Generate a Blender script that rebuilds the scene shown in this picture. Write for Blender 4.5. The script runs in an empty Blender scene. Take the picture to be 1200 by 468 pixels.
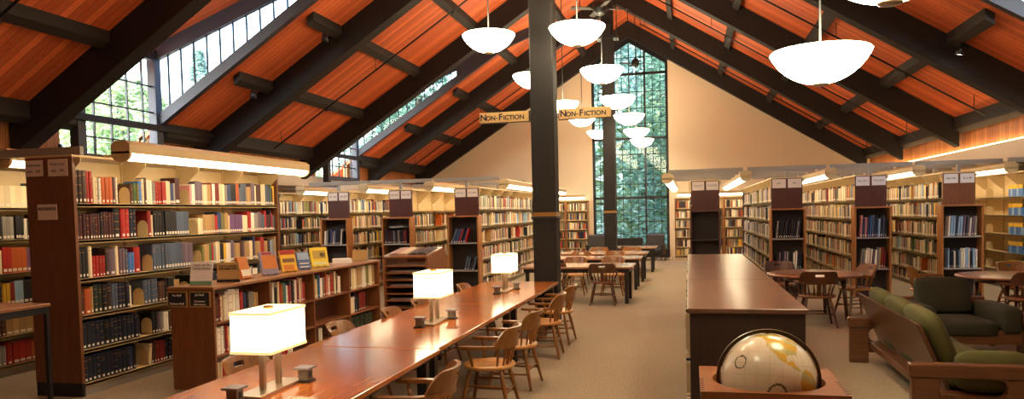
import bpy, bmesh, math, random
from mathutils import Vector, Matrix, Euler
R = random.Random(11)
PI = math.pi
sc = bpy.context.scene
COL = sc.collection
rad = math.radians

# ------------------------------------------------------------------ materials
def nt(name):
    m = bpy.data.materials.new(name); m.use_nodes = True
    n = m.node_tree; b = n.nodes['Principled BSDF']
    return m, n.nodes, n.links, b
def ramp(N, cols):
    r = N.new('ShaderNodeValToRGB'); e = r.color_ramp.elements
    while len(e) > 1: e.remove(e[0])
    e[0].position = cols[0][0]; e[0].color = (*cols[0][1], 1)
    for p, c in cols[1:]:
        k = e.new(p); k.color = (*c, 1)
    return r
def plain(name, c, rough=.5, metal=0, coat=0, bump=0, bscale=200, var=0):
    m, N, L, b = nt(name)
    b.inputs['Base Color'].default_value = (*c, 1); b.inputs['Roughness'].default_value = rough
    b.inputs['Metallic'].default_value = metal; b.inputs['Coat Weight'].default_value = coat
    if bump or var:
        tc = N.new('ShaderNodeTexCoord'); no = N.new('ShaderNodeTexNoise')
        no.inputs['Scale'].default_value = bscale; no.inputs['Detail'].default_value = 4
        L.new(tc.outputs['Object'], no.inputs['Vector'])
        if bump:
            bp = N.new('ShaderNodeBump'); bp.inputs['Strength'].default_value = bump; bp.inputs['Distance'].default_value = .01
            L.new(no.outputs['Fac'], bp.inputs['Height']); L.new(bp.outputs['Normal'], b.inputs['Normal'])
        if var:
            r = ramp(N, [(.3, tuple(x*(1-var) for x in c)), (.7, tuple(min(1, x*(1+var)) for x in c))])
            L.new(no.outputs['Fac'], r.inputs['Fac']); L.new(r.outputs['Color'], b.inputs['Base Color'])
    return m
def wood(name, c1, c2, axis='z', scale=3, stretch=14, rough=.4, coat=0, bump=.05):
    m, N, L, b = nt(name)
    tc = N.new('ShaderNodeTexCoord'); mp = N.new('ShaderNodeMapping')
    s = [stretch]*3; s['xyz'.index(axis)] = 1
    mp.inputs['Scale'].default_value = s
    no = N.new('ShaderNodeTexNoise'); no.inputs['Scale'].default_value = scale
    no.inputs['Detail'].default_value = 6; no.inputs['Roughness'].default_value = .65; no.inputs['Distortion'].default_value = .6
    L.new(tc.outputs['Object'], mp.inputs['Vector']); L.new(mp.outputs['Vector'], no.inputs['Vector'])
    r = ramp(N, [(.28, c1), (.72, c2)])
    L.new(no.outputs['Fac'], r.inputs['Fac']); L.new(r.outputs['Color'], b.inputs['Base Color'])
    b.inputs['Roughness'].default_value = rough; b.inputs['Coat Weight'].default_value = coat
    b.inputs['Coat Roughness'].default_value = .12
    bp = N.new('ShaderNodeBump'); bp.inputs['Strength'].default_value = bump; bp.inputs['Distance'].default_value = .01
    L.new(no.outputs['Fac'], bp.inputs['Height']); L.new(bp.outputs['Normal'], b.inputs['Normal'])
    return m
def planks(name, c1, c2, axis='y', w=.13, grain='x', gscale=2.2, rough=.55, groove=.35):
    """tongue-and-groove boards: board index along `axis`, grain along `grain`"""
    m, N, L, b = nt(name)
    tc = N.new('ShaderNodeTexCoord'); sep = N.new('ShaderNodeSeparateXYZ')
    L.new(tc.outputs['Object'], sep.inputs['Vector'])
    def math_(op, a, bb=None):
        q = N.new('ShaderNodeMath'); q.operation = op
        for i, v in enumerate((a, bb)):
            if v is None: continue
            if isinstance(v, (int, float)): q.inputs[i].default_value = v
            else: L.new(v, q.inputs[i])
        return q.outputs[0]
    u = math_('DIVIDE', sep.outputs['XYZ'.index(axis.upper())], w)
    fl = math_('FLOOR', u); fr = math_('FRACT', u)
    wn = N.new('ShaderNodeTexWhiteNoise'); wn.noise_dimensions = '1D'; L.new(fl, wn.inputs['W'])
    mp = N.new('ShaderNodeMapping'); s = [18.]*3; s['xyz'.index(grain)] = .6
    mp.inputs['Scale'].default_value = s
    L.new(tc.outputs['Object'], mp.inputs['Vector'])
    no = N.new('ShaderNodeTexNoise'); no.inputs['Scale'].default_value = gscale; no.inputs['Detail'].default_value = 5
    no.inputs['Roughness'].default_value = .7
    L.new(mp.outputs['Vector'], no.inputs['Vector'])
    f = math_('ADD', math_('MULTIPLY', wn.outputs['Value'], .45), math_('MULTIPLY', no.outputs['Fac'], .6))
    r = ramp(N, [(.2, c1), (.85, c2)]); L.new(f, r.inputs['Fac'])
    g = math_('LESS_THAN', fr, .07)
    mx = N.new('ShaderNodeMix'); mx.data_type = 'RGBA'; mx.blend_type = 'MULTIPLY'
    L.new(g, mx.inputs['Factor']); L.new(r.outputs['Color'], mx.inputs['A']); mx.inputs['B'].default_value = (groove, groove, groove, 1)
    L.new(mx.outputs['Result'], b.inputs['Base Color']); b.inputs['Roughness'].default_value = rough
    bp = N.new('ShaderNodeBump'); bp.inputs['Strength'].default_value = .4; bp.inputs['Distance'].default_value = .008; bp.invert = True
    L.new(g, bp.inputs['Height']); L.new(bp.outputs['Normal'], b.inputs['Normal'])
    return m
def emis(name, c, s, base=(.9, .85, .75)):
    m, N, L, b = nt(name)
    b.inputs['Base Color'].default_value = (*base, 1); b.inputs['Roughness'].default_value = .35
    b.inputs['Emission Color'].default_value = (*c, 1); b.inputs['Emission Strength'].default_value = s
    return m
def objcol(name, rough=.5, bump=.0):
    m, N, L, b = nt(name)
    oi = N.new('ShaderNodeObjectInfo'); L.new(oi.outputs['Color'], b.inputs['Base Color']); b.inputs['Roughness'].default_value = rough
    return m
def attrcol(name, rough=.55):
    m, N, L, b = nt(name)
    a = N.new('ShaderNodeVertexColor'); a.layer_name = 'Col'
    L.new(a.outputs['Color'], b.inputs['Base Color']); b.inputs['Roughness'].default_value = rough
    return m
def glassmat(name):
    m, N, L, b = nt(name); N.remove(b)
    out = N['Material Output']; t = N.new('ShaderNodeBsdfTransparent'); g = N.new('ShaderNodeBsdfGlossy'); mx = N.new('ShaderNodeMixShader')
    g.inputs['Roughness'].default_value = .03; t.inputs['Color'].default_value = (.93, .97, .97, 1)
    mx.inputs['Fac'].default_value = .012
    L.new(t.outputs[0], mx.inputs[1]); L.new(g.outputs[0], mx.inputs[2]); L.new(mx.outputs[0], out.inputs['Surface'])
    return m
def leafmat(name, c1, c2):
    m, N, L, b = nt(name)
    tc = N.new('ShaderNodeTexCoord'); no = N.new('ShaderNodeTexNoise'); no.inputs['Scale'].default_value = .9; no.inputs['Detail'].default_value = 6
    L.new(tc.outputs['Object'], no.inputs['Vector']); r = ramp(N, [(.35, c1), (.65, c2)])
    L.new(no.outputs['Fac'], r.inputs['Fac'])
    out = N['Material Output']; tr = N.new('ShaderNodeBsdfTranslucent'); mx = N.new('ShaderNodeMixShader'); mx.inputs['Fac'].default_value = .45
    L.new(r.outputs['Color'], b.inputs['Base Color']); L.new(r.outputs['Color'], tr.inputs['Color']); b.inputs['Roughness'].default_value = .6
    L.new(b.outputs[0], mx.inputs[1]); L.new(tr.outputs[0], mx.inputs[2]); L.new(mx.outputs[0], out.inputs['Surface'])
    return m

LAMPC = (1.0, .74, .42)
M = {}
M['beam'] = wood('dark_beam_wood', (.005, .0035, .0035), (.015, .010, .009), 'x', 4, 10, .7, bump=.15)
M['purlin'] = wood('dark_purlin_wood', (.009, .006, .005), (.028, .019, .014), 'y', 4, 10, .7, bump=.12)
M['column'] = wood('dark_column_wood', (.004, .0026, .0026), (.012, .0078, .007), 'z', 3, 12, .75, bump=.15)
M['planks'] = planks('red_ceiling_boards', (.46, .072, .020), (.92, .215, .060), 'y', .145, 'x')
M['panel_l'] = planks('wall_boards', (.38, .12, .035), (.66, .27, .085), 'y', .16, 'z')
M['tile'] = planks('tile_floor', (.42, .27, .15), (.55, .38, .22), 'x', .4, 'y', 1.2, .22, .6)
M['cream'] = plain('cream_wall_paint', (.86, .71, .51), .7, bump=.03, bscale=60)
M['soffit'] = plain('pale_soffit_paint', (.82, .70, .55), .7)
M['shelf_cream'] = plain('cream_steel', (.62, .46, .24), .42, var=.05, bscale=3)
M['shelf_grey'] = plain('warm_grey_steel', (.30, .27, .235), .45)
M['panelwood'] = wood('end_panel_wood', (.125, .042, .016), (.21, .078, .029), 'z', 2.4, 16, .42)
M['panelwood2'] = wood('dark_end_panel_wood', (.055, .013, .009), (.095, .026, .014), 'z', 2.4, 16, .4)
M['unitwood'] = wood('orange_unit_wood', (.27, .10, .03), (.42, .17, .05), 'z', 2.4, 16, .42)
M['unitdark'] = plain('dark_unit_lining', (.022, .013, .012), .6)
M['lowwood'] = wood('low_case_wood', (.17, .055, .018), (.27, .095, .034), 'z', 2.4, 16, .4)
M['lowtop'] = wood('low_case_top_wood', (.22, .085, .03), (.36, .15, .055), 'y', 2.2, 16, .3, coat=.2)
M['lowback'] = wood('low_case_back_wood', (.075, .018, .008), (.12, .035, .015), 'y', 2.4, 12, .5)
M['tabletop'] = wood('polished_table_wood', (.26, .052, .006), (.58, .18, .026), 'y', 2.2, 14, .2, coat=.5, bump=0)
M['tabletop2'] = wood('reading_table_wood', (.33, .15, .08), (.5, .25, .14), 'x', 1.8, 10, .25, coat=.4, bump=.015)
M['roundtop'] = wood('round_table_wood', (.22, .075, .03), (.36, .14, .06), 'x', 1.8, 10, .28, coat=.35, bump=.015)
M['countertop'] = wood('counter_top_wood', (.088, .036, .019), (.15, .066, .036), 'y', 1.5, 9, .3, coat=.12, bump=0)
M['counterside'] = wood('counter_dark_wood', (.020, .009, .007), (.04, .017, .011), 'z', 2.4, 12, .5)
M['tableleg'] = plain('dark_table_leg', (.016, .010, .008), .45)
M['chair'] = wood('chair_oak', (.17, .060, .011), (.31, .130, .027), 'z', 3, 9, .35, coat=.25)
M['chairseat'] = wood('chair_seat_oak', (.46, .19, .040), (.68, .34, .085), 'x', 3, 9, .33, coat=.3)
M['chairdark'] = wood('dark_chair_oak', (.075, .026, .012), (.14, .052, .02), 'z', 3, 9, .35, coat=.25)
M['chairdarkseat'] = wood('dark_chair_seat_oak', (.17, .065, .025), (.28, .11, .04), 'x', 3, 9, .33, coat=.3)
M['sofawood'] = wood('sofa_oak', (.085, .031, .012), (.165, .064, .024), 'x', 2.5, 10, .36, coat=.25)
M['sofawood_y'] = wood('sofa_back_oak', (.08, .029, .011), (.155, .060, .023), 'y', 2.5, 10, .36, coat=.2)
M['olive'] = plain('olive_upholstery', (.078, .070, .014), .85, bump=.25, bscale=350, var=.18)
M['olivedark'] = plain('dark_olive_upholstery', (.026, .026, .012), .85, bump=.25, bscale=350, var=.18)
M['leather'] = plain('dark_brown_leather', (.018, .010, .009), .4, bump=.1, bscale=60)
M['black'] = plain('black_metal', (.008, .008, .009), .4)
M['blackframe'] = plain('black_window_frame', (.012, .012, .015), .45)
M['bluepost'] = plain('dark_blue_grey_frame', (.035, .034, .05), .5)
M['rubber'] = plain('black_base', (.010, .009, .010), .55)
M['brass'] = plain('worn_brass', (.45, .24, .07), .3, .85)
M['nickel'] = plain('brushed_nickel', (.52, .42, .30), .3, .9)
M['outlet'] = plain('grey_brown_metal', (.16, .13, .10), .4)
M['white'] = plain('white_card', (.86, .83, .82), .6)
M['label'] = plain('label_card', (.74, .63, .55), .6)
M['labelpale'] = plain('pale_label_card', (.74, .70, .74), .6)
M['ink'] = plain('black_ink', (.02, .018, .03), .7)
M['inkgrey'] = plain('grey_ink', (.22, .19, .2), .7)
M['signtan'] = plain('tan_sign_board', (.60, .40, .16), .5)
M['kraft'] = plain('kraft_card', (.46, .29, .11), .7)
M['greencard'] = plain('green_print', (.18, .36, .22), .6)
M['shade'] = emis('lit_lamp_shade', (1.0, .80, .50), 3.2)
M['shaderim'] = emis('lamp_shade_trim', (1.0, .62, .25), .55, (.7, .5, .3))
M['bowl'] = emis('lit_glass_bowl', (1.0, .86, .56), 13.5)
M['lens'] = emis('lit_fluorescent_lens', (1.0, .80, .50), 6.0)
M['cove'] = emis('cove_tube', (1.0, .72, .36), 7.0)
M['spot'] = emis('lit_spot_lens', (1.0, .9, .75), 12)
M['glass'] = glassmat('window_glass')
M['cloth'] = objcol('book_cloth', .5)
M['pages'] = plain('book_pages', (.68, .58, .42), .8)
M['sticker'] = plain('spine_sticker', (.78, .72, .62), .6)
M['bookcol'] = attrcol('shelf_books', .55)
M['globe'] = attrcol('globe_map', .22)
M['globewood'] = wood('globe_stand_cherry', (.20, .066, .018), (.33, .12, .035), 'x', 2.4, 9, .28, coat=.35)
M['bark'] = plain('tree_bark', (.06, .045, .035), .9, bump=.4, bscale=12, var=.3)
M['leaf1'] = leafmat('fir_green', (.045, .11, .08), (.19, .33, .24))
M['leaf2'] = leafmat('blue_green_leaves', (.14, .26, .24), (.44, .60, .54))
M['leaf3'] = leafmat('yellow_green_leaves', (.22, .34, .14), (.50, .60, .36))
M['ground'] = plain('forest_floor', (.10, .10, .05), .95, var=.4, bscale=1.2)
def carpet():
    m, N, L, b = nt('tan_carpet')
    tc = N.new('ShaderNodeTexCoord'); no = N.new('ShaderNodeTexNoise'); no.inputs['Scale'].default_value = 38; no.inputs['Detail'].default_value = 6; no.inputs['Roughness'].default_value = .75
    n2 = N.new('ShaderNodeTexNoise'); n2.inputs['Scale'].default_value = .7; n2.inputs['Detail'].default_value = 2
    L.new(tc.outputs['Object'], no.inputs['Vector']); L.new(tc.outputs['Object'], n2.inputs['Vector'])
    r = ramp(N, [(.3, (.185, .137, .088)), (.7, (.41, .322, .218))]); L.new(no.outputs['Fac'], r.inputs['Fac'])
    mx = N.new('ShaderNodeMix'); mx.data_type = 'RGBA'; mx.blend_type = 'MULTIPLY'; mx.inputs['Factor'].default_value = .35
    r2 = ramp(N, [(.35, (.7, .7, .7)), (.65, (1, 1, 1))]); L.new(n2.outputs['Fac'], r2.inputs['Fac'])
    L.new(r.outputs['Color'], mx.inputs['A']); L.new(r2.outputs['Color'], mx.inputs['B']); L.new(mx.outputs['Result'], b.inputs['Base Color'])
    b.inputs['Roughness'].default_value = .95
    bp = N.new('ShaderNodeBump'); bp.inputs['Strength'].default_value = .5; bp.inputs['Distance'].default_value = .01
    L.new(no.outputs['Fac'], bp.inputs['Height']); L.new(bp.outputs['Normal'], b.inputs['Normal'])
    return m
M['carpet'] = carpet()

# ------------------------------------------------------------------ mesh helpers
def NB(): return bmesh.new()
def box(bm, x0, x1, y0, y1, z0, z1, bev=0, seg=2, mi=0, mat=None):
    vs = [bm.verts.new(p) for p in ((x0,y0,z0),(x1,y0,z0),(x1,y1,z0),(x0,y1,z0),(x0,y0,z1),(x1,y0,z1),(x1,y1,z1),(x0,y1,z1))]
    fs = [bm.faces.new([vs[i] for i in f]) for f in ((3,2,1,0),(4,5,6,7),(0,1,5,4),(1,2,6,5),(2,3,7,6),(3,0,4,7))]
    for f in fs: f.material_index = mi
    if mat is not None:
        for v in vs: v.co = mat @ v.co
    if bev:
        es = list({e for f in fs for e in f.edges})
        r = bmesh.ops.bevel(bm, geom=es, offset=bev, segments=seg, affect='EDGES', profile=.5)
        for f in r['faces']: f.material_index = mi
    return vs
def prism(bm, pts, axis, a, b, mi=0, bev=0):
    """closed 2D outline extruded along an axis; the 2D coordinates are the other two axes in x,y,z order"""
    def P(p, t):
        if axis == 'x': return (t, p[0], p[1])
        if axis == 'y': return (p[0], t, p[1])
        return (p[0], p[1], t)
    A = [bm.verts.new(P(p, a)) for p in pts]; B = [bm.verts.new(P(p, b)) for p in pts]
    fs = [bm.faces.new(A), bm.faces.new(B[::-1])]
    n = len(pts)
    for i in range(n): fs.append(bm.faces.new((A[i], B[i], B[(i+1) % n], A[(i+1) % n])))
    for f in fs: f.material_index = mi
    bmesh.ops.recalc_face_normals(bm, faces=fs)
    if bev:
        es = list({e for f in fs for e in f.edges})
        bmesh.ops.bevel(bm, geom=es, offset=bev, segments=2, affect='EDGES', profile=.5)
def tube(bm, path, r, n=8, mi=0, cap=True):
    path = [Vector(p) for p in path]; rings = []
    rr = r if isinstance(r, (list, tuple)) else [r]*len(path)
    for i, p in enumerate(path):
        d = (path[min(i+1, len(path)-1)] - path[max(i-1, 0)]).normalized()
        up = Vector((0,0,1)) if abs(d.z) < .9 else Vector((1,0,0))
        a = d.cross(up).normalized(); b = d.cross(a)
        rings.append([bm.verts.new(p + rr[i]*(math.cos(2*PI*k/n)*a + math.sin(2*PI*k/n)*b)) for k in range(n)])
    for i in range(len(rings)-1):
        for k in range(n):
            f = bm.faces.new((rings[i][k], rings[i][(k+1) % n], rings[i+1][(k+1) % n], rings[i+1][k])); f.smooth = True; f.material_index = mi
    if cap:
        bm.faces.new(rings[0]).material_index = mi; bm.faces.new(rings[-1][::-1]).material_index = mi
def lathe(bm, prof, n=24, c=(0,0,0), mi=0, smooth=True):
    rings = []
    for r, z in prof:
        if r < 1e-5: rings.append([bm.verts.new((c[0], c[1], c[2]+z))])
        else: rings.append([bm.verts.new((c[0]+r*math.cos(2*PI*k/n), c[1]+r*math.sin(2*PI*k/n), c[2]+z)) for k in range(n)])
    for A, B in zip(rings, rings[1:]):
        for k in range(n):
            k2 = (k+1) % n
            v = [A[0]] if len(A) == 1 else [A[k], A[k2]]
            w = [B[0]] if len(B) == 1 else [B[k2], B[k]]
            if len(v)+len(w) < 3: continue
            f = bm.faces.new(v+w); f.smooth = smooth; f.material_index = mi
def obj(name, bm, mats, parent=None, loc=None, rot=None, smooth=False, recalc=True):
    if recalc: bmesh.ops.recalc_face_normals(bm, faces=bm.faces[:])
    me = bpy.data.meshes.new(name); bm.to_mesh(me); bm.free()
    for m in (mats if isinstance(mats, (list, tuple)) else [mats]): me.materials.append(m)
    if smooth:
        for p in me.polygons: p.use_smooth = True
    o = bpy.data.objects.new(name, me); COL.objects.link(o)
    if parent: o.parent = parent
    if loc: o.location = loc
    if rot: o.rotation_euler = rot
    return o
def tag(o, label, cat, group=None):
    o['label'] = label; o['category'] = cat
    if group: o['group'] = group
    return o
def thing(name, label, cat, loc=(0,0,0), rz=0, group=None):
    o = bpy.data.objects.new(name, None); COL.objects.link(o); o.empty_display_size = .1
    o.location = loc; o.rotation_euler = (0, 0, rz)
    return tag(o, label, cat, group)
def struct(name, bm, mats, parent=None):
    o = obj(name, bm, mats, parent)
    if parent is None: o['kind'] = 'structure'
    return o
KIDS = {}
def dup(root, loc, rz=0, label=None, group=None):
    r = root.copy(); COL.objects.link(r); r.location = loc; r.rotation_euler = (0, 0, rz)
    if label: r['label'] = label
    if group: r['group'] = group
    if root.name not in KIDS: KIDS[root.name] = [c for c in bpy.data.objects if c.parent is root]
    for ch in KIDS[root.name]:
        c = ch.copy(); COL.objects.link(c); c.parent = r
        if ch.name not in KIDS: KIDS[ch.name] = [g for g in bpy.data.objects if g.parent is ch]
        for g in KIDS[ch.name]:
            d = g.copy(); COL.objects.link(d); d.parent = c
    return r
def text(name, body, size, mat, parent, loc, rot=(PI/2,0,0), align='CENTER', ext=.0012, bold=.012):
    cu = bpy.data.curves.new('t', 'FONT'); cu.body = body; cu.size = size; cu.extrude = ext; cu.offset = bold*size
    cu.align_x = align; cu.align_y = 'CENTER'; cu.space_line = 1.05
    t = bpy.data.objects.new('t', cu); COL.objects.link(t)
    dg = bpy.context.evaluated_depsgraph_get(); dg.update()
    me = bpy.data.meshes.new_from_object(t.evaluated_get(dg)); me.name = name
    bpy.data.objects.remove(t); bpy.data.curves.remove(cu)
    me.materials.clear(); me.materials.append(mat)
    o = bpy.data.objects.new(name, me); COL.objects.link(o); o.parent = parent; o.location = loc; o.rotation_euler = rot
    return o
def ordn(n):
    w = ['zeroth','first','second','third','fourth','fifth','sixth','seventh','eighth','ninth','tenth','eleventh','twelfth']
    if n < len(w): return w[n]
    return f"{n}{'th' if 10 < n % 100 < 14 else {1:'st',2:'nd',3:'rd'}.get(n % 10,'th')}"

# ------------------------------------------------------------------ camera
cam = bpy.data.cameras.new('camera'); co = bpy.data.objects.new('camera', cam); COL.objects.link(co); sc.camera = co
r_ = Vector((0.97269499, 0.23094676, -0.02297935)); u_ = Vector((0.01236706, 0.04729446, 0.99880443)); f_ = Vector((-0.23175744, 0.97181625, -0.04314695))
mw = Matrix((( r_.x, u_.x, -f_.x, 0), (r_.y, u_.y, -f_.y, 0), (r_.z, u_.z, -f_.z, 1.8), (0,0,0,1)))
co.matrix_world = mw
cam.sensor_width = 36; cam.sensor_fit = 'HORIZONTAL'; cam.lens = 870/1200*36; cam.shift_y = (287.555-234)/1200
cam.clip_start = .05; cam.clip_end = 300

# ------------------------------------------------------------------ the building
RX, RZB, RZP, SL = -2.144, 8.33, 8.94, .63          # ridge x, beam underside, boards, slope
XL, XR = -10.8, 6.3                                  # eave walls
YB, YF = 28.72, -7.0                                 # end wall and wall behind the viewer
BEAMS = [-3.88, .79, 5.45, 10.11, 14.78, 19.44, 24.10, 28.60]
def zp(x): return RZP - SL*abs(x-RX)
def zb(x): return RZB - SL*abs(x-RX)
def zd(x): return 8.794 + .36*(x if x < RX else 2*RX-x)   # dormer roof underside
DX = -4.43                                           # where a left dormer meets the roof
bm = NB(); box(bm, -14, 10, YF, 26.6, -.1, 0); struct('floor', bm, M['carpet'])
bm = NB(); box(bm, -14, 10, 26.6, YB+.1, -.1, .004); struct('trim_1', bm, M['tile'])
# sloping board ceiling, with dormer openings cut out
def roof_patch(bm, xa, xb, y0, y1, zf=zp, t=.08):
    pts = [(xa, zf(xa)), (xb, zf(xb)), (xb, zf(xb)+t), (xa, zf(xa)+t)]
    prism(bm, pts, 'y', y0, y1)
DORM = [('L', 11.0, 13.1), ('L', 20.25, 22.35), ('R', 10.8, 12.6)]
XW = -10.45                                          # plane of the upright dormer windows
bm = NB()
for side in 'LR':
    xe = XL-.9 if side == 'L' else XR+.9
    xd = DX if side == 'L' else 2*RX-DX
    y = YF
    for s, a, b in DORM:
        if s != side: continue
        roof_patch(bm, RX, xe, y, a); roof_patch(bm, RX, xd, a, b)
        y = b
    roof_patch(bm, RX, xe, y, YB+.8)
    for s, a, b in DORM:
        if s == side: roof_patch(bm, xd, xe+(.2 if side == 'L' else -.2), a-.15, b+.15, lambda x: zd(x)+.3, .1)
struct('ceiling', bm, M['planks'])
bm = NB()
def over(f): return lambda x: f(x)+.082
for side in 'LR':
    xe = XL-.95 if side == 'L' else XR+.95
    xd = DX if side == 'L' else 2*RX-DX
    y = YF
    for q, a, b in DORM:
        if q != side: continue
        roof_patch(bm, RX, xe, y, a, over(zp), .02); roof_patch(bm, RX, xd, a, b, over(zp), .02); y = b
    roof_patch(bm, RX, xe, y, YB+.8, over(zp), .02)
struct('trim_80', bm, M['rubber'])
# lower flat ceilings outside the eaves, fascias, outer walls
bm = NB(); box(bm, -14, XL-.05, YF, YB, 2.78, 2.86); struct('trim_2', bm, M['soffit'])
bm = NB(); box(bm, XR+.1, 10, YF, YB, 2.72, 2.8); struct('trim_3', bm, M['soffit'])
bm = NB(); box(bm, XL-.12, XL+.06, YF, YB, 2.70, 3.02); struct('trim_4', bm, M['soffit'])
bm = NB(); prism(bm, [(XR-.14, 2.62), (XR+.12, 2.62), (XR+.12, 2.985), (XR-.11, 2.985), (XR-.11, 3.0), (XR-.14, 3.0)], 'y', YF, YB); struct('trim_5', bm, M['soffit'])
bm = NB(); box(bm, -14.15, -14, YF, YB+.15, -.1, 2.86); struct('wall_left', bm, M['cream'])
bm = NB(); box(bm, 10, 10.15, YF, YB+.15, -.1, 2.86); struct('wall_right', bm, M['cream'])
# board panelling of the eave walls (openings for the dormer windows)
bm = NB()
y = YF
for s, a, b in DORM[:2]:
    box(bm, XL-.12, XL, y, a, 3.0, 3.62); struct('trim_6' if y < 0 else 'trim_8', bm, M['panel_l']); bm = NB(); y = b
box(bm, XL-.12, XL, y, YB, 3.0, 3.62); struct('trim_9', bm, M['panel_l'])
bm = NB(); box(bm, XR, XR+.12, YF, YB, 2.98, 3.66); struct('trim_7', bm, M['panel_l'])
# end wall with the tall window opening (gable outline, two halves and a foot)
WX0, WX1 = -3.58, -.70
def gable(bm, xa, xb, y0, y1, z0):
    xs = sorted([xa, xb]); pts = [(xs[0], z0), (xs[1], z0), (xs[1], zp(xs[1])+.05)]
    if xs[0] < RX < xs[1]: pts.append((RX, zp(RX)+.05))
    pts.append((xs[0], zp(xs[0])+.05)); prism(bm, pts, 'y', y0, y1)
bm = NB(); gable(bm, XL-.1, WX0, YB, YB+.15, -.1); gable(bm, WX1, XR+.1, YB, YB+.15, -.1)
box(bm, -14.1, XL-.1, YB, YB+.15, -.1, 2.86); box(bm, XR+.1, 10.1, YB, YB+.15, -.1, 2.86)
struct('wall_back', bm, M['cream'])
bm = NB(); gable(bm, XL-.1, XR+.1, YF-.15, YF, -.1); box(bm, -14.1, XL-.1, YF-.15, YF, -.1, 2.86); box(bm, XR+.1, 10.1, YF-.15, YF, -.1, 2.86)
struct('wall_front', bm, M['cream'])

# end window: frame, glazing bars, panes
bm = NB()
yw = YB+.03
def gz(x): return zb(x)-.06
cell = (WX1-WX0)/10
for x, w in ((WX0+.05, .05), (WX1-.05, .05), (WX0+3*cell, .04), (WX0+7*cell, .035)):
    prism(bm, [(x-w, .15), (x+w, .15), (x+w, gz(x+w)), (x-w, gz(x-w))], 'y', yw, yw+.1)
for z in (2.28, 4.53, 6.98):
    box(bm, WX0, WX1, yw, yw+.09, z-.045, z+.045)
prism(bm, [(WX0, gz(WX0)-.1), (RX, gz(RX)-.1), (WX1, gz(WX1)-.1), (WX1, gz(WX1)+.6), (RX, gz(RX)+.6), (WX0, gz(WX0)+.6)], 'y', yw-.01, yw+.11)
box(bm, WX0, WX1, YB-.12, YB+.12, 0, .32)
win = struct('window_1', bm, M['blackframe'])
bm = NB()
for i in range(1, 10):
    if i in (3, 7): continue
    x = WX0+i*cell; box(bm, x-.011, x+.011, yw+.03, yw+.06, .2, gz(x))
for z in (.9, 1.37, 1.82, 2.8, 3.37, 3.93, 5.1, 5.68, 6.3, 7.6):
    xa = max(WX0, RX-(gz(RX)-z)/SL); xb = min(WX1, RX+(gz(RX)-z)/SL)
    box(bm, xa, xb, yw+.03, yw+.06, z-.012, z+.012)
obj('glazing_bars', bm, M['blackframe'], win)
bm = NB(); prism(bm, [(WX0, .2), (WX1, .2), (WX1, gz(WX1)), (RX, gz(RX)), (WX0, gz(WX0))], 'y', yw+.042, yw+.048); obj('pane', bm, M['glass'], win)

# dormer windows: the upright window in the eave wall and the glazed cheek facing the viewer
wn = 2
for s, a, b in DORM:
    sg = 1 if s == 'L' else -1
    def mx(x): return x if sg == 1 else 2*RX-x + (XR-(2*RX-XL))*(1 if x < -10.5 else 0)
    X = XW if s == 'L' else 2*RX-XW
    top = zd(XW)+.1
    bm = NB()
    for y in (a+.05, b-.06): box(bm, X-.09, X+.09, y-.09, y+.09, 2.85, top+.1)
    box(bm, X-.07, X+.07, a, b, 2.92, 3.04); box(bm, X-.07, X+.07, a, b, top-.1, top+.05)
    w = struct(f'window_{wn}', bm, M['bluepost']); wn += 1
    bm = NB()
    n = 5
    for i in range(1, n): yy = a+(b-a)*i/n; box(bm, X-.02, X+.02, yy-.014, yy+.014, 3.0, top)
    for z in (3.35, 3.98, 4.5): box(bm, X-.02, X+.02, a, b, z-.014, z+.014)
    obj('glazing_bars', bm, M['blackframe'], w)
    bm = NB(); box(bm, X-.004, X+.004, a, b, 3.0, top); obj('pane', bm, M['glass'], w)
    for yc, dr in ((b, 1), (a, -1)):
        xa, xb = XW, -4.7
        bm = NB()
        P = lambda x, z: (x if sg == 1 else 2*RX-x, z)
        y0, y1 = (yc-.07, yc+.07)
        lo = -.03 if dr == 1 else .085
        prism(bm, [P(xa, zp(xa)+lo), P(xb, zp(xb)+lo), P(xb, zp(xb)+.21), P(xa, zp(xa)+.21)], 'y', y0, y1)   # trimmer along the slope
        prism(bm, [P(-6.97, zp(-6.97)+.2), P(-4.8, zp(-4.8)+.2), P(-4.8, zd(-4.8)+.05), P(-6.97, zd(-6.97)+.05)], 'y', y0+.012, y1-.012)
        prism(bm, [P(xa, zd(xa)), P(DX, zd(DX)), P(DX, zd(DX)+.31), P(xa, zd(xa)+.31)], 'y', y0+.01, y1-.01)    # head along the dormer roof
        w = struct(f'window_{wn}', bm, M['bluepost']); wn += 1
        bm = NB(); x = xa+.3
        while x < -7.0:
            p0, p1 = P(x-.012, 0)[0], P(x+.012, 0)[0]
            box(bm, min(p0, p1), max(p0, p1), yc-.02, yc+.02, zp(x)+.2, max(zp(x)+.22, zd(x)+.02)); x += .3
        obj('glazing_bars', bm, M['blackframe'], w)
        bm = NB(); prism(bm, [P(xa, zp(xa)+.2), P(-6.95, zp(-6.95)+.2), P(-6.95, zd(-6.95)+.02), P(xa, zd(xa)+.02)], 'y', yc-.004, yc+.004); obj('pane', bm, M['glass'], w)

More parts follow.
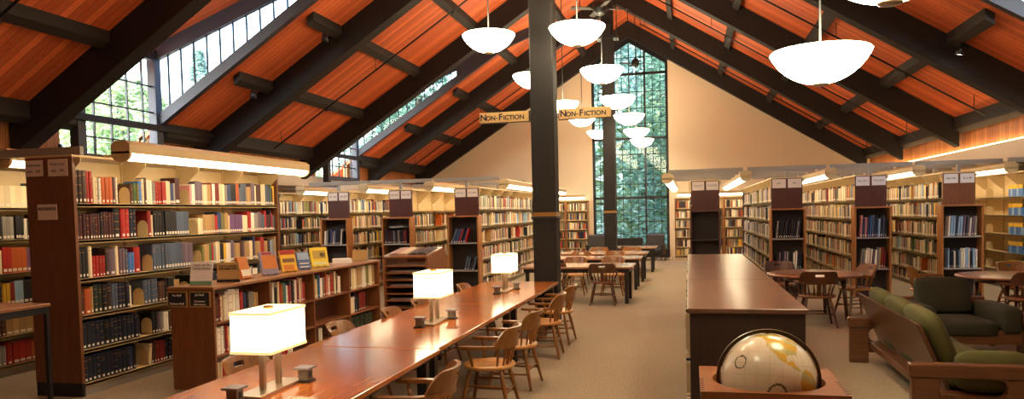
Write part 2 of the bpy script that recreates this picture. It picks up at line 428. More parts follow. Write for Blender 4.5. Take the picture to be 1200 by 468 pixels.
# rafters: one heavy timber per slope and bay line
names = {3: 'nearest', 4: 'second', 5: 'third', 6: 'fourth', 7: 'last'}
for i, y in enumerate(BEAMS):
    for side in 'LR':
        xe = XL+.05 if side == 'L' else XR-.15
        bm = NB()
        hw = .16 if i < 7 else .12
        prism(bm, [(RX, zb(RX)), (xe, zb(xe)), (xe, zp(xe)+.02), (RX, zp(RX)+.02)], 'y', y-hw, y+hw, bev=.012)
        sd = 'left' if side == 'L' else 'right'
        if i == 7: lab = f'dark timber rafter along the top edge of the cream end wall, {sd} slope'
        elif i < 3: lab = f'dark timber rafter overhead behind the viewer, {sd} slope' if i < 2 else f'dark timber rafter closest overhead, {sd} slope near the viewer'
        else: lab = f'dark heavy timber rafter, {names[i]} one in view on the {sd} roof slope'
        tag(obj('roof_beam', bm, M['beam']), lab, 'beam', 'dark timber rafters')
# purlins between the rafters, cut short beside the dormers
tn = 100
for side in 'LR':
    sg = -1 if side == 'L' else 1
    for off in (1.65, 3.33, 5.0, 6.67, 8.25):
        x = RX+sg*off
        for i in range(len(BEAMS)-1):
            y0, y1 = BEAMS[i]+.15, BEAMS[i+1]-.12
            dm = [d for d in DORM if d[0] == side and BEAMS[i] < d[1] < BEAMS[i+1]]
            spans = [(y0, y1)]
            if dm and off > 3.4 and off < 8: spans = [(y0, dm[0][1]-.3), (dm[0][2]+.3, y1)]
            elif dm and off > 8: spans = [(y0, dm[0][1]-.1), (dm[0][2]+.1, y1)]
            for a, b in spans:
                bm = NB(); h = .18 if off < 8 else .28
                pts = [(x-.075, zp(x-.075)), (x+.075, zp(x+.075)), (x+.075, zp(x+.075)-h), (x-.075, zp(x-.075)-h)]
                prism(bm, pts, 'y', a, b, bev=.01); struct(f'trim_{tn}', bm, M['purlin']); tn += 1
# tie rail across the eave bay under the dormer
bm = NB()
box(bm, XW+.1, XW+.2, 10.2, 14.7, 3.60, 3.72, .01); struct(f'trim_{tn}', bm, M['beam']); tn += 1
bm = NB(); box(bm, XW+.1, XW+.2, 19.5, 24.0, 3.60, 3.72, .01); struct(f'trim_{tn}', bm, M['beam']); tn += 1
# thin sprinkler pipes running down the slopes
for side, y in (('L', 17.0), ('L', 26.4), ('R', 17.0), ('R', 21.8), ('R', 26.4), ('L', 8.0)):
    sg = -1 if side == 'L' else 1
    bm = NB(); xa, xb = RX+sg*.6, RX+sg*8.05
    tube(bm, [(xa, y, zp(xa)-.3), (xb, y, zp(xb)-.3)], .02, 8)
    for k in (.35, .8): xx = xa+(xb-xa)*k; tube(bm, [(xx, y, zp(xx)-.3), (xx, y, zp(xx)-.38)], .025, 6)
    for k in (.02, .3, .62, .97): xx = xa+(xb-xa)*k; tube(bm, [(xx, y, zp(xx)-.3), (xx, y, zp(xx)-.012)], .008, 6)
    bay = {8.0: 'above the near left shelving', 17.0: 'between the second and third rafters', 21.8: 'between the third and fourth rafters', 26.4: 'in the bay beside the end wall'}[y]
    tag(obj('sprinkler_pipe', bm, M['black']), f"thin black sprinkler pipe on the {'left' if side=='L' else 'right'} slope {bay}", 'pipe', 'sprinkler pipes under the roof')
# columns under the ridge
for (x, y, w, lab) in ((-2.2, 11.62, .185, 'dark square timber column at the far end of the long table, carrying the signs'), (-2.16, 21.2, .165, 'dark square timber column farther back, in front of the tall end window')):
    t = thing('column', lab, 'column', (x, y, 0))
    bm = NB(); zt = zb(RX)+.3 if y < 12 else zb(RX)+.3
    box(bm, -w, w, -w, w, 0, zt, .02); obj('shaft', bm, M['column'], t)
    bm = NB()
    for (a0, a1, b0, b1) in ((-w-.008, w+.008, -w-.008, -w+.002), (-w-.008, w+.008, w-.002, w+.008), (-w-.008, -w+.002, -w, w), (w-.002, w+.008, -w, w)): box(bm, a0, a1, b0, b1, 1.74, 1.8)
    obj('band', bm, M['brass'], t)
    bm = NB(); box(bm, -w-.02, w+.02, -w-.02, w+.02, 1.70, 1.735, .004); obj('strap', bm, M['black'], t)
    if y > 12:
        bm = NB(); box(bm, -w-.14, w+.14, -w-.05, w+.05, 6.62, 6.7); box(bm, -.12, .12, -w-.12, w+.12, 6.7, 7.0); obj('cap_plate', bm, M['black'], t)

# cove light on the right ledge
bm = NB(); tube(bm, [(XR-.085, YF+.3, 3.008), (XR-.085, YB-.2, 3.008)], .021, 8); t = obj('cove_light', bm, M['cove']); tag(t, 'long glowing cove tube lying on the pale ledge under the right roof slope', 'light')

# spotlights clamped to the purlin stubs
def spotlight(loc, rz, lab):
    t = thing('spotlight', lab, 'spotlight', loc, rz, 'small spotlights under the roof')
    bm = NB(); tube(bm, [(0,0,.12), (0,0,.03)], .012, 8); obj('stem', bm, M['black'], t)
    bm = NB(); lathe(bm, [(.0,.05),(.045,.05),(.06,-.03),(.075,-.1),(.065,-.1),(.05,-.06),(0,-.06)], 16); o = obj('head', bm, M['black'], t); o.rotation_euler = (.15,.2,0)
    bm = NB(); lathe(bm, [(0,-.092),(.063,-.092),(.063,-.086),(0,-.086)], 16); g = obj('bulb', bm, M['spot'], o)
for off, sg, y, lab in ((6.67, -1, 13.95, 'small spotlight on the lower purlin stub of the nearest left dormer'), (5.0, -1, 13.95, 'small spotlight on the upper purlin stub of the nearest left dormer'), (6.67, 1, 14.2, 'small spotlight on the cut purlin at the upper right of the roof'), (8.7, -1, 11.0, 'small spotlight beside the corner of the nearest left dormer window')):
    x = RX+sg*off; spotlight((x+.02, y, zp(x)-.32 if off < 8 else zp(x)-.3), 0, lab)

# ------------------------------------------------------------------ pendant lamps
bm = NB(); Rr = .415
Hh = .27; Rs = (Rr*Rr+Hh*Hh)/(2*Hh); am_ = math.asin(Rr/Rs); pr = [(Rs*math.sin(a), .1-Hh+Rs*(1-math.cos(a))) for a in [am_*k/12 for k in range(13)]]
prof = pr + [(r*.97, z+.012) for r, z in pr[::-1]]
lathe(bm, prof, 40)
t0 = thing('pendant_lamp', '', 'pendant lamp', (0,0,0))
obj('glass_bowl', bm, M['bowl'], t0)
bm = NB(); lathe(bm, [(0,-.185),(.055,-.185),(.068,-.178),(.07,-.165),(0,-.16)], 20); obj('finial', bm, M['nickel'], t0)
def place_pendant(x, y, z, lab, group, first=[True]):
    if first[0]:
        p = t0; p.location = (x, y, z); p['label'] = lab; first[0] = False
    else: p = dup(t0, (x, y, z), 0, lab)
    p['group'] = group
    bm = NB(); h = zp(x)-z-.0
    tube(bm, [(0,0,-.17), (0,0,h)], .011, 6); obj('rod', bm, M['black'], p)
KIDS[t0.name] = [c for c in bpy.data.objects if c.parent is t0]
RA = 'row of bowl pendants right of the columns'; RBW = 'row of bowl pendants left of the columns'
oa = ['nearest', 'second', 'third', 'fourth', 'fifth', 'farthest']
for k, (x, y) in enumerate(((-1.56, 10.98), (-1.56, 14.2), (-1.58, 17.6), (-1.52, 20.3), (-1.58, 24.1), (-1.58, 26.9))):
    place_pendant(x, y, (4.41, 4.38, 4.34, 4.26, 4.26, 4.2)[k], f"lit white bowl pendant, {oa[k]} and {['biggest','next biggest','third biggest','fourth biggest','fifth biggest','smallest'][k]} of the row right of the columns", RA)
for k, (x, y) in enumerate(((-3.02, 11.4), (-3.06, 15.0), (-3.1, 19.0), (-3.06, 22.2), (-3.05, 26.3))):
    place_pendant(x, y, 4.5, f"lit white bowl pendant, {['nearest','second','third','fourth','farthest'][k]} of the row left of the columns", RBW)
place_pendant(1.12, 6.9, 3.02, 'big lit white bowl pendant hanging low against the right roof slope', 'bowl pendants over the right side')
place_pendant(1.15, 4.75, 3.14, 'lit white bowl pendant cut off by the top edge of the photo, at right', 'bowl pendants over the right side')
# the same rows go on behind the viewer
for k, (x, y, z) in enumerate(((-1.56, 7.4, 4.9), (-3.02, 7.6, 4.9), (-1.56, 2.6, 4.6))):
    place_pendant(x, y, z, 'lit white bowl pendant above and behind the viewer, outside the photo', 'bowl pendants outside the photo')

# ceiling fans near the ridge
for (x, y, z, lab) in ((-1.58, 14.2, 5.62, 'dark ceiling fan high beside the far column top, above the pendants'), (-1.72, 26.2, 6.88, 'small grey ceiling fan in front of the top of the end window')):
    t = thing('ceiling_fan', lab, 'ceiling fan', (x, y, z), .4, 'ceiling fans under the ridge')
    bm = NB(); lathe(bm, [(0,.16),(.06,.16),(.13,.08),(.14,-.02),(.1,-.1),(.04,-.13),(0,-.13)], 20); obj('motor', bm, M['black'], t)
    bm = NB(); tube(bm, [(0,0,.12),(0,0,zp(x)-z)], .016, 8); obj('rod', bm, M['black'], t)
    for k in range(4):
        a = k*PI/2; bm = NB()
        box(bm, .12, .2, -.02, .02, -.02, .0); box(bm, .18, .56, -.055, .055, -.012, .004, .004)
        o = obj('blade', bm, M['purlin'], t); o.rotation_euler = (.2, 0, a)

# ------------------------------------------------------------------ books
def hx(s): 
    v = [int(s[i:i+2], 16)/255 for i in (0, 2, 4)]
    return tuple(c/12.92 if c <= .04045 else ((c+.055)/1.055)**2.4 for c in v)
CN = {'black': '151214', 'navy blue': '161a2c', 'dark blue': '2c3c66', 'blue-grey': '4c586c', 'bright blue': '3f6fb4', 'pale blue': '8fb0d0', 'maroon': '44161a', 'red': 'a01c16', 'dark red': '7c1c18',
      'brown': '4a2a1c', 'dark brown': '352019', 'orange': 'b4541f', 'tan': 'b08a58', 'cream': 'e6d4ae', 'white': 'efe6d6', 'yellow': 'e0b030', 'green': '4c6a3e', 'dark green': '1e2e24', 'olive': '7c7840', 'purple': '6a4670',
      'mauve': '6c5868', 'grey': '8a857e', 'pink': 'cc8a8a', 'teal': '3f7480'}
CN = {k: hx(v) for k, v in CN.items()}
def book_mesh(bands):
    """unit book: thickness x (0..1), depth y (spine at 0), height z (0..1); rounded spine, paged top, spine sticker"""
    bm = NB()
    prof = [(0, .06), (.1, .025), (.3, .004), (.5, 0), (.7, .004), (.9, .025), (1, .06), (1, 1), (.93, 1), (.93, .12), (.07, .12), (.07, 1), (0, 1)]
    prism(bm, prof, 'z', 0, 1)
    box(bm, .06, .94, .1, .965, .02, .965, mi=1)
    def strip(z0, z1, mi, e=.004, xa=.1, xb=.9):
        pts = [(xa, .03), (.3, .004), (.5, 0), (.7, .004), (xb, .03)]
        a = [bm.verts.new((x, y-e, z0)) for x, y in pts]; b = [bm.verts.new((x, y-e, z1)) for x, y in pts]
        for i in range(4): bm.faces.new((a[i], a[i+1], b[i+1], b[i])).material_index = mi
    strip(.06, .145, 2, .004, .18, .82)
    for z in bands: strip(z, z+.02, 3)
    bmesh.ops.recalc_face_normals(bm, faces=bm.faces[:])
    me = bpy.data.meshes.new('book'); bm.to_mesh(me); bm.free()
    for m in (M['cloth'], M['pages'], M['sticker'], M['brass']): me.materials.append(m)
    return me
BM = [book_mesh(()), book_mesh((.8, .7)), book_mesh((.86,)), book_mesh((.3, .55, .82))]
NBOOK = 0
def book(pos, rz, t, d, h, cname, lab, group, lean=0, name='book', cat='book', var=None, col=None):
    global NBOOK
    o = bpy.data.objects.new(name, BM[R.randrange(4) if var is None else var]); COL.objects.link(o)
    o.matrix_world = Matrix.Translation(pos) @ Matrix.Rotation(rz, 4, 'Z') @ Matrix.Rotation(lean, 4, 'Y') @ Matrix.Diagonal((t, d, h, 1))
    c = col or CN[cname]; k = R.uniform(.85, 1.15); o.color = (min(1, c[0]*k), min(1, c[1]*k), min(1, c[2]*k), 1)
    tag(o, lab, cat, group); NBOOK += 1
    return o
SV, SF, SC = [], [], []
def sbook(pos, rz, t, d, h, c, lean=0, sticker=True):
    """one book of the uncounted far shelves, appended to a single mesh"""
    m = Matrix.Translation(pos) @ Matrix.Rotation(rz, 4, 'Z') @ Matrix.Rotation(lean, 4, 'Y')
    b = len(SV); k = R.uniform(.8, 1.2); c = tuple(min(1, x*k) for x in c)
    for p in ((0,0,0),(t,0,0),(t,d,0),(0,d,0),(0,0,h),(t,0,h),(t,d,h),(0,d,h)): SV.append(m @ Vector(p))
    for f, cc in (((0,1,5,4), c), ((1,2,6,5), c), ((3,0,4,7), c), ((2,3,7,6), c), ((4,5,6,7), (.6,.5,.36)), ((3,2,1,0), c)):
        SF.append([b+i for i in f]); SC.append(cc)
    if sticker:
        b = len(SV)
        for p in ((t*.12,-.002,h*.06),(t*.88,-.002,h*.06),(t*.88,-.002,h*.17),(t*.12,-.002,h*.17)): SV.append(m @ Vector(p))
        SF.append([b,b+1,b+2,b+3]); SC.append((.72,.66,.56))
FICT = ['cream']*7+['white']*5+['tan']*5+['brown']*3+['maroon']*2+['red']*2+['orange']*3+['black']*3+['dark blue']*3+['navy blue']*2+['blue-grey']*2+['green']*1+['olive']*2+['yellow']*2+['grey']*4+['pale blue']+['pink']+['dark brown']*3+['cream']*3
DARKS = ['black']*5+['navy blue']*5+['dark blue']*3+['blue-grey']*3+['grey']*2+['white']*4+['maroon']*2+['pale blue']*2+['mauve']*2+['dark green']
def fill_stuff(p0, along, length, rz, zs, hmax, pal, dens=.93, tmin=.016, tmax=.042, dep=.17, sticker=True, endgap=.12, maxt=None):
    """fills a shelf run: p0 start, `along` unit direction of the run seen from the spine side (left to right)"""
    s = R.uniform(0, .03); a = Vector(along); gap_at = R.uniform(.6, 1.0)*length if R.random() < .55 else length*2
    ser = None
    while s < length-.03:
        if s > gap_at and s < gap_at+R.uniform(.05, .3): s += R.uniform(.08, .25); gap_at = 99; continue
        if ser is None or R.random() < .72: ser = (R.choice(pal), R.uniform(.76, 1.0), R.uniform(tmin, tmax)*R.choice((.7, .8, 1, 1)))
        cn, hf, t = ser
        t *= R.uniform(.85, 1.15)
        if s+t > length: break
        h = hmax*min(1, hf*R.uniform(.96, 1.04))
        p = Vector(p0)+a*s; p.z = zs
        if R.random() > dens: s += t*.6; continue
        lean = R.choice((0,0,0,0,0,.06)) if s > .05 else 0
        sbook(p, rz, t, dep*R.uniform(.85, 1.05), h, CN[cn], lean, sticker); s += t+.001

# ------------------------------------------------------------------ shelving ranges
def plate(parent, x0, x1, z0, z1, y, lines, mat, ink, size, frame=None):
    bm = NB(); box(bm, x0, x1, y-.008, y, z0, z1, .002); o = obj('label_plate', bm, mat, parent)
    n = len(lines)
    for i, ln in enumerate(lines):
        if ln: text('lettering', ln, size, ink, o, ((x0+x1)/2, y-.009, z0+(z1-z0)*(1-(i+.75)/(n+.5))))
    return o
def book_range(label, x0, x1, y0, y1, zt, levels, nb, mat, plates, kick=.13, arms=(), group='long double-faced steel shelving ranges', perbay=False, armspan=.8, armz=.14):
    xc = (x0+x1)/2; w = (x1-x0)/2; L = y1-y0
    t = thing('book_range', label, 'bookshelf', (xc, y0, 0), 0, group)
    bm = NB(); box(bm, -w, w, 0, .04, kick, zt, .004); ep = obj('end_panel', bm, mat, t)
    bm = NB(); box(bm, -w+.004, w-.004, .004, .04, 0, kick); obj('kick_plate', bm, M['rubber'], t)
    for pl in plates: plate(ep, *pl)
    bm = NB(); box(bm, -w, w, L-.04, L, 0, zt, .004); obj('end_panel', bm, mat, t)
    bm = NB(); box(bm, -w+.03, w-.03, .04, L-.04, 0, levels[-1]-.03); obj('base', bm, M['shelf_grey'], t)
    bm = NB(); box(bm, -w+.0, w-.0, .0, L, zt, zt+.022, .004); obj('canopy', bm, M['shelf_cream'], t)
    bl = (L-.08)/nb
    # perforated centre back with slots near each post
    bm = NB(); box(bm, -.012, .012, .04, L-.04, .1, zt-.02); obj('back_panel', bm, M['shelf_cream'], t)
    for i in range(nb+1):
        y = .04+i*bl; bm = NB(); box(bm, -.03, .03, max(.04, y-.02), min(L-.04, y+.02), .05, zt)
        for k in range(0, 26):
            z = .3+k*(zt-.35)/26
            for sx in (-1, 1): box(bm, sx*.0305-.001, sx*.0305+.001, max(.05, y-.006), min(L-.05, y+.006), z, z+.03, mi=1)
        obj('upright', bm, [M['shelf_cream'], M['unitdark']], t)
    for sx in (-1, 1):
        for z in levels:
            spans = [(.042+i*bl, .038+(i+1)*bl) for i in range(nb)] if perbay else [(.042, L-.042)]
            for a, b in spans:
                bm = NB(); xa, xb = sorted((sx*.014, sx*w*.985))
                box(bm, xa, xb, a, b, z-.028, z-.002)
                xe = sx*w*.985; box(bm, min(xe, xe-sx*.012), max(xe, xe-sx*.012), a, b, z-.034, z+.002)
                obj('shelf', bm, M['shelf_cream'], t)
        # canopy brackets
        for i in range(nb+1):
            y = min(max(.06, .04+i*bl), L-.06); bm = NB()
            prism(bm, [(sx*.02, zt-.01), (sx*(w+.05), zt-.01), (sx*(w+.05), zt-.05), (sx*.06, zt-.3), (sx*.02, zt-.3)], 'y', y-.006, y+.006); obj('bracket', bm, M['shelf_cream'], t)
    for y in arms:
        bm = NB(); box(bm, -armspan, armspan if armz else w+.03, y, y+.05, zt+armz+.022, zt+armz+.11, .006)
        if armz: box(bm, -.03, .03, y, y+.05, zt, zt+.17)
        obj('cross_arm', bm, M['shelf_grey'], t)
    return t
def fixture(x, y0, y1, z, lab, group='strip lights along the shelving aisles'):
    t = thing('strip_light', lab, 'light fixture', (x, y0, z), 0, group); L = y1-y0
    bm = NB(); prism(bm, [(-.11, .0), (.11, 0), (.115, .09), (.06, .13), (-.06, .13), (-.115, .09)], 'y', 0, L); obj('housing', bm, M['shelf_cream'], t)
    bm = NB(); pts = [(.10*math.cos(a), .005-.075*math.sin(a)) for a in [PI*k/8 for k in range(9)]]; prism(bm, pts, 'y', .03, L-.03)
    obj('lens', bm, M['lens'], t)
    for a, b in ((0, .03), (L-.03, L)):
        bm = NB(); prism(bm, [(-.115, .02)]+[(.115*math.cos(PI+q), .0-.09*math.sin(q)) for q in [PI*k/8 for k in range(9)]]+[(.115, .02)], 'y', a, b); obj('end_cap', bm, M['shelf_cream'], t)
    return t

LV = [2.0, 1.62, 1.22, .84, .48, .13]
pA = [(-.285, -.065, 2.29, 2.455, -.001, ['Reference', '000 - 399'], M['label'], M['inkgrey'], .042), (.0, .24, 2.285, 2.46, -.001, ['Reference', '400 - 999'], M['label'], M['inkgrey'], .042), (-.155, .085, 1.84, 2.0, -.001, ['REFERENCE', ''], M['label'], M['ink'], .042)]
A0, A1 = 6.35, 10.25
book_range('tall brown-ended reference range at the far left with a REFERENCE plate', -6.68, -6.10, A0, A1, 2.48, LV, 4, M['panelwood'], pA, kick=.14, arms=(.08, 2.0, 3.7), perbay=True, armspan=.9, armz=.0)
book_range('shelving range at the left photo edge, seen past the tall reference end panel', -8.42, -7.84, 5.9, 10.4, 2.48, LV, 4, M['panelwood'], [], kick=.14, arms=(.5,), perbay=False, armz=.0)
fa = fixture(-5.62, 6.47, 10.15, 2.5, 'long cream strip light above the aisle beside the tall reference range')
fb = fixture(-7.25, 6.6, 10.2, 2.5, 'cream strip light with rounded end left of the tall reference range')

for f_, x0_, x1_ in ((fa, -.52, -.1), (fb, -.62, .62)):
    for y_ in (.35, 1.8, 3.2):
        bm = NB(); box(bm, x0_, x1_, y_, y_+.04, 0, .03, .003); obj('bracket', bm, M['shelf_cream'], f_)
# --- the reference range, individual books -------------------------------------------------
HM = [.36, .34, .36, .34, .32, .31]
S = {0: [('dark brown',2,.047,.95),('brown',1,.06,.95),('red',2,.042,.95),('cream',2,.03,.78),('grey',1,.03,.76),('white',1,.03,.76),('orange',3,.052,.8),('maroon',1,.05,.82),('white',1,.02,.8),'|',('brown',1,.05,.62),('green',2,.03,.66),('olive',1,.03,.66),('bright blue',1,.05,.72),('cream',1,.04,.8),('brown',1,.04,.85),('white',3,.03,.78),('grey',2,.03,.72),('red',5,.034,.74),('cream',2,.035,.78),('dark blue',2,.03,.7),('grey',1,.03,.72),('maroon',1,.085,.9),'|',('pink',1,.04,.66),('white',2,.03,.72),('mauve',3,.05,.82),('cream',3,.035,.72),('tan',2,.035,.74),('dark red',1,.03,.8),('white',2,.03,.76),('dark red',2,.045,.8),('cream',4,.03,.78),('grey',2,.03,.74),('dark blue',2,.04,.78)],
     1: [('maroon',5,.042,.8),('dark brown',1,.04,.82),('maroon',2,.036,.8),('black',1,.04,.85),('maroon',4,.038,.85),('black',1,.1,.98),('red',2,.068,.98),('navy blue',2,.05,.98),'|',('dark red',1,.06,.9),('cream',1,.03,.75),('black',8,.05,.88),('blue-grey',5,.045,.85),'|',('cream',2,.045,.6),('tan',5,.05,.74),('red',2,.03,.7),('dark blue',2,.04,.82),('olive',2,.04,.8),('tan',2,.04,.8),('cream',1,.03,.7),('purple',6,.05,.72),('cream',2,.06,.7),('red',2,.045,.84),('white',2,.04,.8),('grey',2,.05,.78),('mauve',2,.04,.82)],
     2: [('black',3,.046,.86),('cream',1,.05,.9),('red',4,.045,.62),('dark brown',1,.05,.84),('mauve',1,.1,.8),('cream',1,.05,.88),('mauve',2,.045,.8),('blue-grey',1,.045,.76),('bright blue',2,.05,.64),('red',1,.1,.8),'|',('blue-grey',10,.052,.86),('mauve',4,.05,.82),'|',('olive',1,.04,.7),('tan',2,.05,.72),('green',1,.05,.74),('red',1,.04,.72),('grey',1,.05,.66),('cream',2,.045,.8),('black',2,.04,.72),('yellow',1,.06,.74),('white',2,.05,.72),('mauve',2,.04,.8),('tan',3,.045,.7),('brown',2,.04,.75)],
     3: [('brown',1,.06,.8),('orange',1,.085,.78),('tan',1,.04,.82),('dark green',2,.06,.88),('black',1,.06,.86),('dark brown',1,.07,.9),('blue-grey',2,.045,.84),('navy blue',3,.06,.84),('cream',1,.03,.7),'|',('blue-grey',4,.06,.82),('brown',2,.06,.7),('black',3,.05,.8),('tan',2,.05,.7),'|',('black',3,.05,.8),('brown',4,.05,.76),('navy blue',4,.05,.8)],
     4: [('navy blue',5,.062,.86),('black',1,.07,.84),('navy blue',7,.062,.86),('dark brown',1,.03,.8),'|',('black',2,.05,.8),('mauve',1,.05,.74),('grey',1,.05,.7),('white',2,.045,.7),('brown',3,.05,.72),'|',('navy blue',5,.055,.8)],
     5: [('navy blue',11,.06,.88),('dark blue',1,.05,.84),('black',1,.06,.9),'|',('cream',1,.04,.8),('brown',2,.045,.85),('dark red',3,.05,.8),('navy blue',3,.05,.8)]}
sn = ['top', 'second', 'third', 'fourth', 'fifth', 'bottom']
FX = -6.125
def bookend(pos, rz, lab, group):
    bm = NB()
    pts = [(0,0),(.14,0),(.14,.13),(.12,.17),(.085,.19),(.05,.19),(.015,.17),(0,.13)]
    prism(bm, pts, 'x', -.002, .002); box(bm, .0, .12, 0, .14, .0, .003)
    o = obj('bookend', bm, M['shelf_cream']); o.location = pos; o.rotation_euler = (0,0,rz); tag(o, lab, 'bookend', group); return o
for si, spec in S.items():
    z = LV[si]+.003; y = A0+.055; n = 0; ngap = 0; bl = (A1-A0-.08)/4
    while y < A1-.08:
        for it in spec+['R']*60:
            if y > A1-.09: break
            if it == '|':
                ngap += 1
                bookend((FX-.01, y+.185, z), PI/2, f'cream steel bookend, {ordn(ngap)} from the near end, {sn[si]} shelf of the tall reference range', 'steel bookends on the tall reference range'); y += .19; continue
            if it == 'R':
                cn = R.choice(DARKS+FICT) if si < 3 else R.choice(DARKS)
                it = (cn, R.choice((1,1,2,3)), R.uniform(.028,.05), R.uniform(.66,.9))
            cn, k, t, hf = it
            for q in range(k):
                if y+t > A1-.08: break
                h = min(HM[si]*hf*R.uniform(.985, 1.015), HM[si]-.012)
                if y < A0+1.35:
                    n += 1
                    lean = .12 if (si == 5 and cn in ('cream','brown') and q == 0) else 0
                    book((FX-R.uniform(0,.012), y, z), PI/2, t*.985, .2, h, cn, f'{cn} book, {ordn(n)} from the near end, {sn[si]} shelf of the tall reference range', f'reference books on the {sn[si]} shelf', lean)
                else: sbook((FX, y, z), PI/2, t*.97, .2, h, CN[cn])
                y += t
        break
# the range at the photo edge
n2 = 0
SA2 = {0: [('pink',2,.06,.86),('cream',6,.075,.76),('tan',1,.06,.76)], 1: [('orange',1,.05,.8),('teal',1,.06,.86),('cream',1,.06,.9),('black',3,.06,.86),('grey',3,.05,.84)], 2: [('cream',1,.06,.8),('red',2,.06,.9),('orange',3,.07,.88),('purple',2,.07,.84),('dark blue',2,.06,.8),('brown',2,.06,.82)],
       3: [('yellow',2,.05,.8),('dark red',1,.06,.82),('pale blue',2,.06,.86),('black',3,.07,.84),('dark brown',4,.08,.92)], 4: [('brown',2,.06,.8),('tan',5,.09,.86),('cream',2,.07,.72)], 5: [('red',4,.085,.9),('orange',2,.06,.84),('navy blue',3,.06,.72),('cream',1,.06,.8),('grey',2,.06,.8)]}
for si, spec in SA2.items():
    y = 6.28; n = 0; z = LV[si]+.003
    fill_stuff((-7.87, 5.96, z), (0,1,0), .3, PI/2, z, HM[si]*.9, DARKS, sticker=False)
    for rep in range(2):
        for cn, k, t, hf in spec:
            for q in range(k):
                if y > 7.75: break
                h = HM[si]*hf*.96
                if y > 7.1:
                    sbook((-7.87, y, z), PI/2, t*.97, .2, h, CN[cn]); y += t; continue
                n += 1
                book((-7.87, y, z), PI/2, t*.97, .2, h, cn, f'{cn} book, {ordn(n)} from the near end, {sn[si]} shelf at the left photo edge', f'books at the left edge, {sn[si]} shelf', -.12 if (si in (1,2) and cn in ('grey','orange','black') and q == 1 and False) else 0)
                y += t
    fill_stuff((-7.87, y, z), (0,1,0), 10.3-y, PI/2, z, HM[si]*.88, DARKS)

# --- ranges farther back -------------------------------------------------------------------
LV2 = [1.90, 1.52, 1.13, .75, .37, .1]
HB = [.33, .31, .31, .31, .31, .22]
Y0, Y1 = 16.0, 24.3
def unit(xc, w, label, mags, shelves=(1.17, .56), dark=False, group='small magazine bookcases standing against the range ends', empty=False):
    """narrow open-fronted bookcase standing against a range end"""
    t = thing('magazine_bookcase', label, 'bookcase', (xc, 15.68, 0), 0, group)
    sm = M['panelwood2'] if dark else M['unitwood']
    for sx in (-1, 1):
        bm = NB(); box(bm, min(sx*w, sx*(w-.035)), max(sx*w, sx*(w-.035)), 0, .29, 0, 1.77, .004); obj('side_panel', bm, sm, t)
    bm = NB(); box(bm, -w+.035, w-.035, .002, .29, 1.735, 1.768, .003); obj('top_panel', bm, sm, t)
    bm = NB(); box(bm, -w+.035, w-.035, .27, .288, 0, 1.735); obj('back_panel', bm, M['unitdark'], t)
    bm = NB(); box(bm, -w+.035, w-.035, .01, .27, 0, .08); obj('plinth', bm, M['unitdark'], t)
    for z in shelves:
        bm = NB(); box(bm, -w+.036, w-.036, .004, .27, z-.03, z, .003); obj('shelf', bm, M['shelf_grey'] if not dark else M['unitdark'], t)
    return t
def cols(lst): return [c for c in lst]
MAGD = ['dark blue','white','blue-grey','black','pale blue','navy blue','grey','white','dark red','mauve']
def fill_mags(xc, w, z, hmax, pal, lab, lean=.08, fillf=.95, t0=.028):
    x = xc-w+.05; n = 0
    while x < xc-w+.05+(2*w-.14)*fillf:
        t = R.uniform(.7, 1.4)*t0; n += 1; cn = R.choice(pal)
        h = hmax*R.uniform(.82, 1)
        le = lean*R.uniform(.6, 1.2)
        book((x, 15.71, z), 0, t, .2, h, cn, f'{cn} volume, {ordn(n)} from the left, {lab[4:]}', f'volumes on {lab}', le, name='magazine_volume', cat='book', var=0)
        x += t+.012
LB = [('501-599','600-629'),('629-649','650-746'),('747-811','812-909'),('910-917','918-940'),('FIC','FIC'),('941-971','972-979'),('980-999','B A-M')]
spec = [('C', -8.24, -7.70, 'third dark-panelled range from the middle, at left behind the low bookcase'), ('D', -6.70, -6.14, 'second dark-panelled range left of the middle, behind the atlas stand'), ('E', -5.12, -4.56, 'dark-panelled range nearest the columns, left of the long table end'),
        ('P1', .06, .63, 'dark-panelled range straight behind the low copper-topped counter'), ('P2', 1.65, 2.25, 'dark-panelled range second to the right of the end window'), ('P3', 3.23, 3.81, 'dark-panelled range third to the right of the end window'), ('P4', 4.81, 5.38, 'brown-panelled range fourth to the right of the end window')]
pos = {}
for k, (nm, x0, x1, lab) in enumerate(spec):
    w = (x1-x0)/2; pl = M['labelpale'] if nm in ('P3','P4') else M['label']
    plates = [(-w+.02, -.02, 2.185, 2.365, -.001, [LB[k][0]], pl, M['inkgrey'], .055), (.02, w-.02, 2.185, 2.365, -.001, [LB[k][1]], pl, M['inkgrey'], .055)]
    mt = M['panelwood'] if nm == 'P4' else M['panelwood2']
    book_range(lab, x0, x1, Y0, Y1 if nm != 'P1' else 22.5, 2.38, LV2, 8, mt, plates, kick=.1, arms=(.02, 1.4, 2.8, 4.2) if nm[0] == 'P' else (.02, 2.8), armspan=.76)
    for si, z in enumerate(LV2):
        zz = z+.003
        if nm in 'CDE' or nm == 'P1':
            for b in range(8):
                y = Y0+.05+b*1.028
                if nm == 'P1' and y > 21.5: break
                if si == 0 and nm == 'D' and b < 4: continue
                fill_stuff((x1-.03, y, zz), (0,1,0), 1.0 if R.random() > .15 else .6, PI/2, zz, HB[si], FICT)
        if nm[0] == 'P':
            for b in range(8):
                y = Y0+.05+b*1.028
                if nm == 'P1' and y > 21.5: break
                fill_stuff((x0+.03, y+.99, zz), (0,-1,0), .97 if R.random() > .12 else .6, -PI/2, zz, HB[si], FICT if nm != 'P2' else FICT+DARKS)
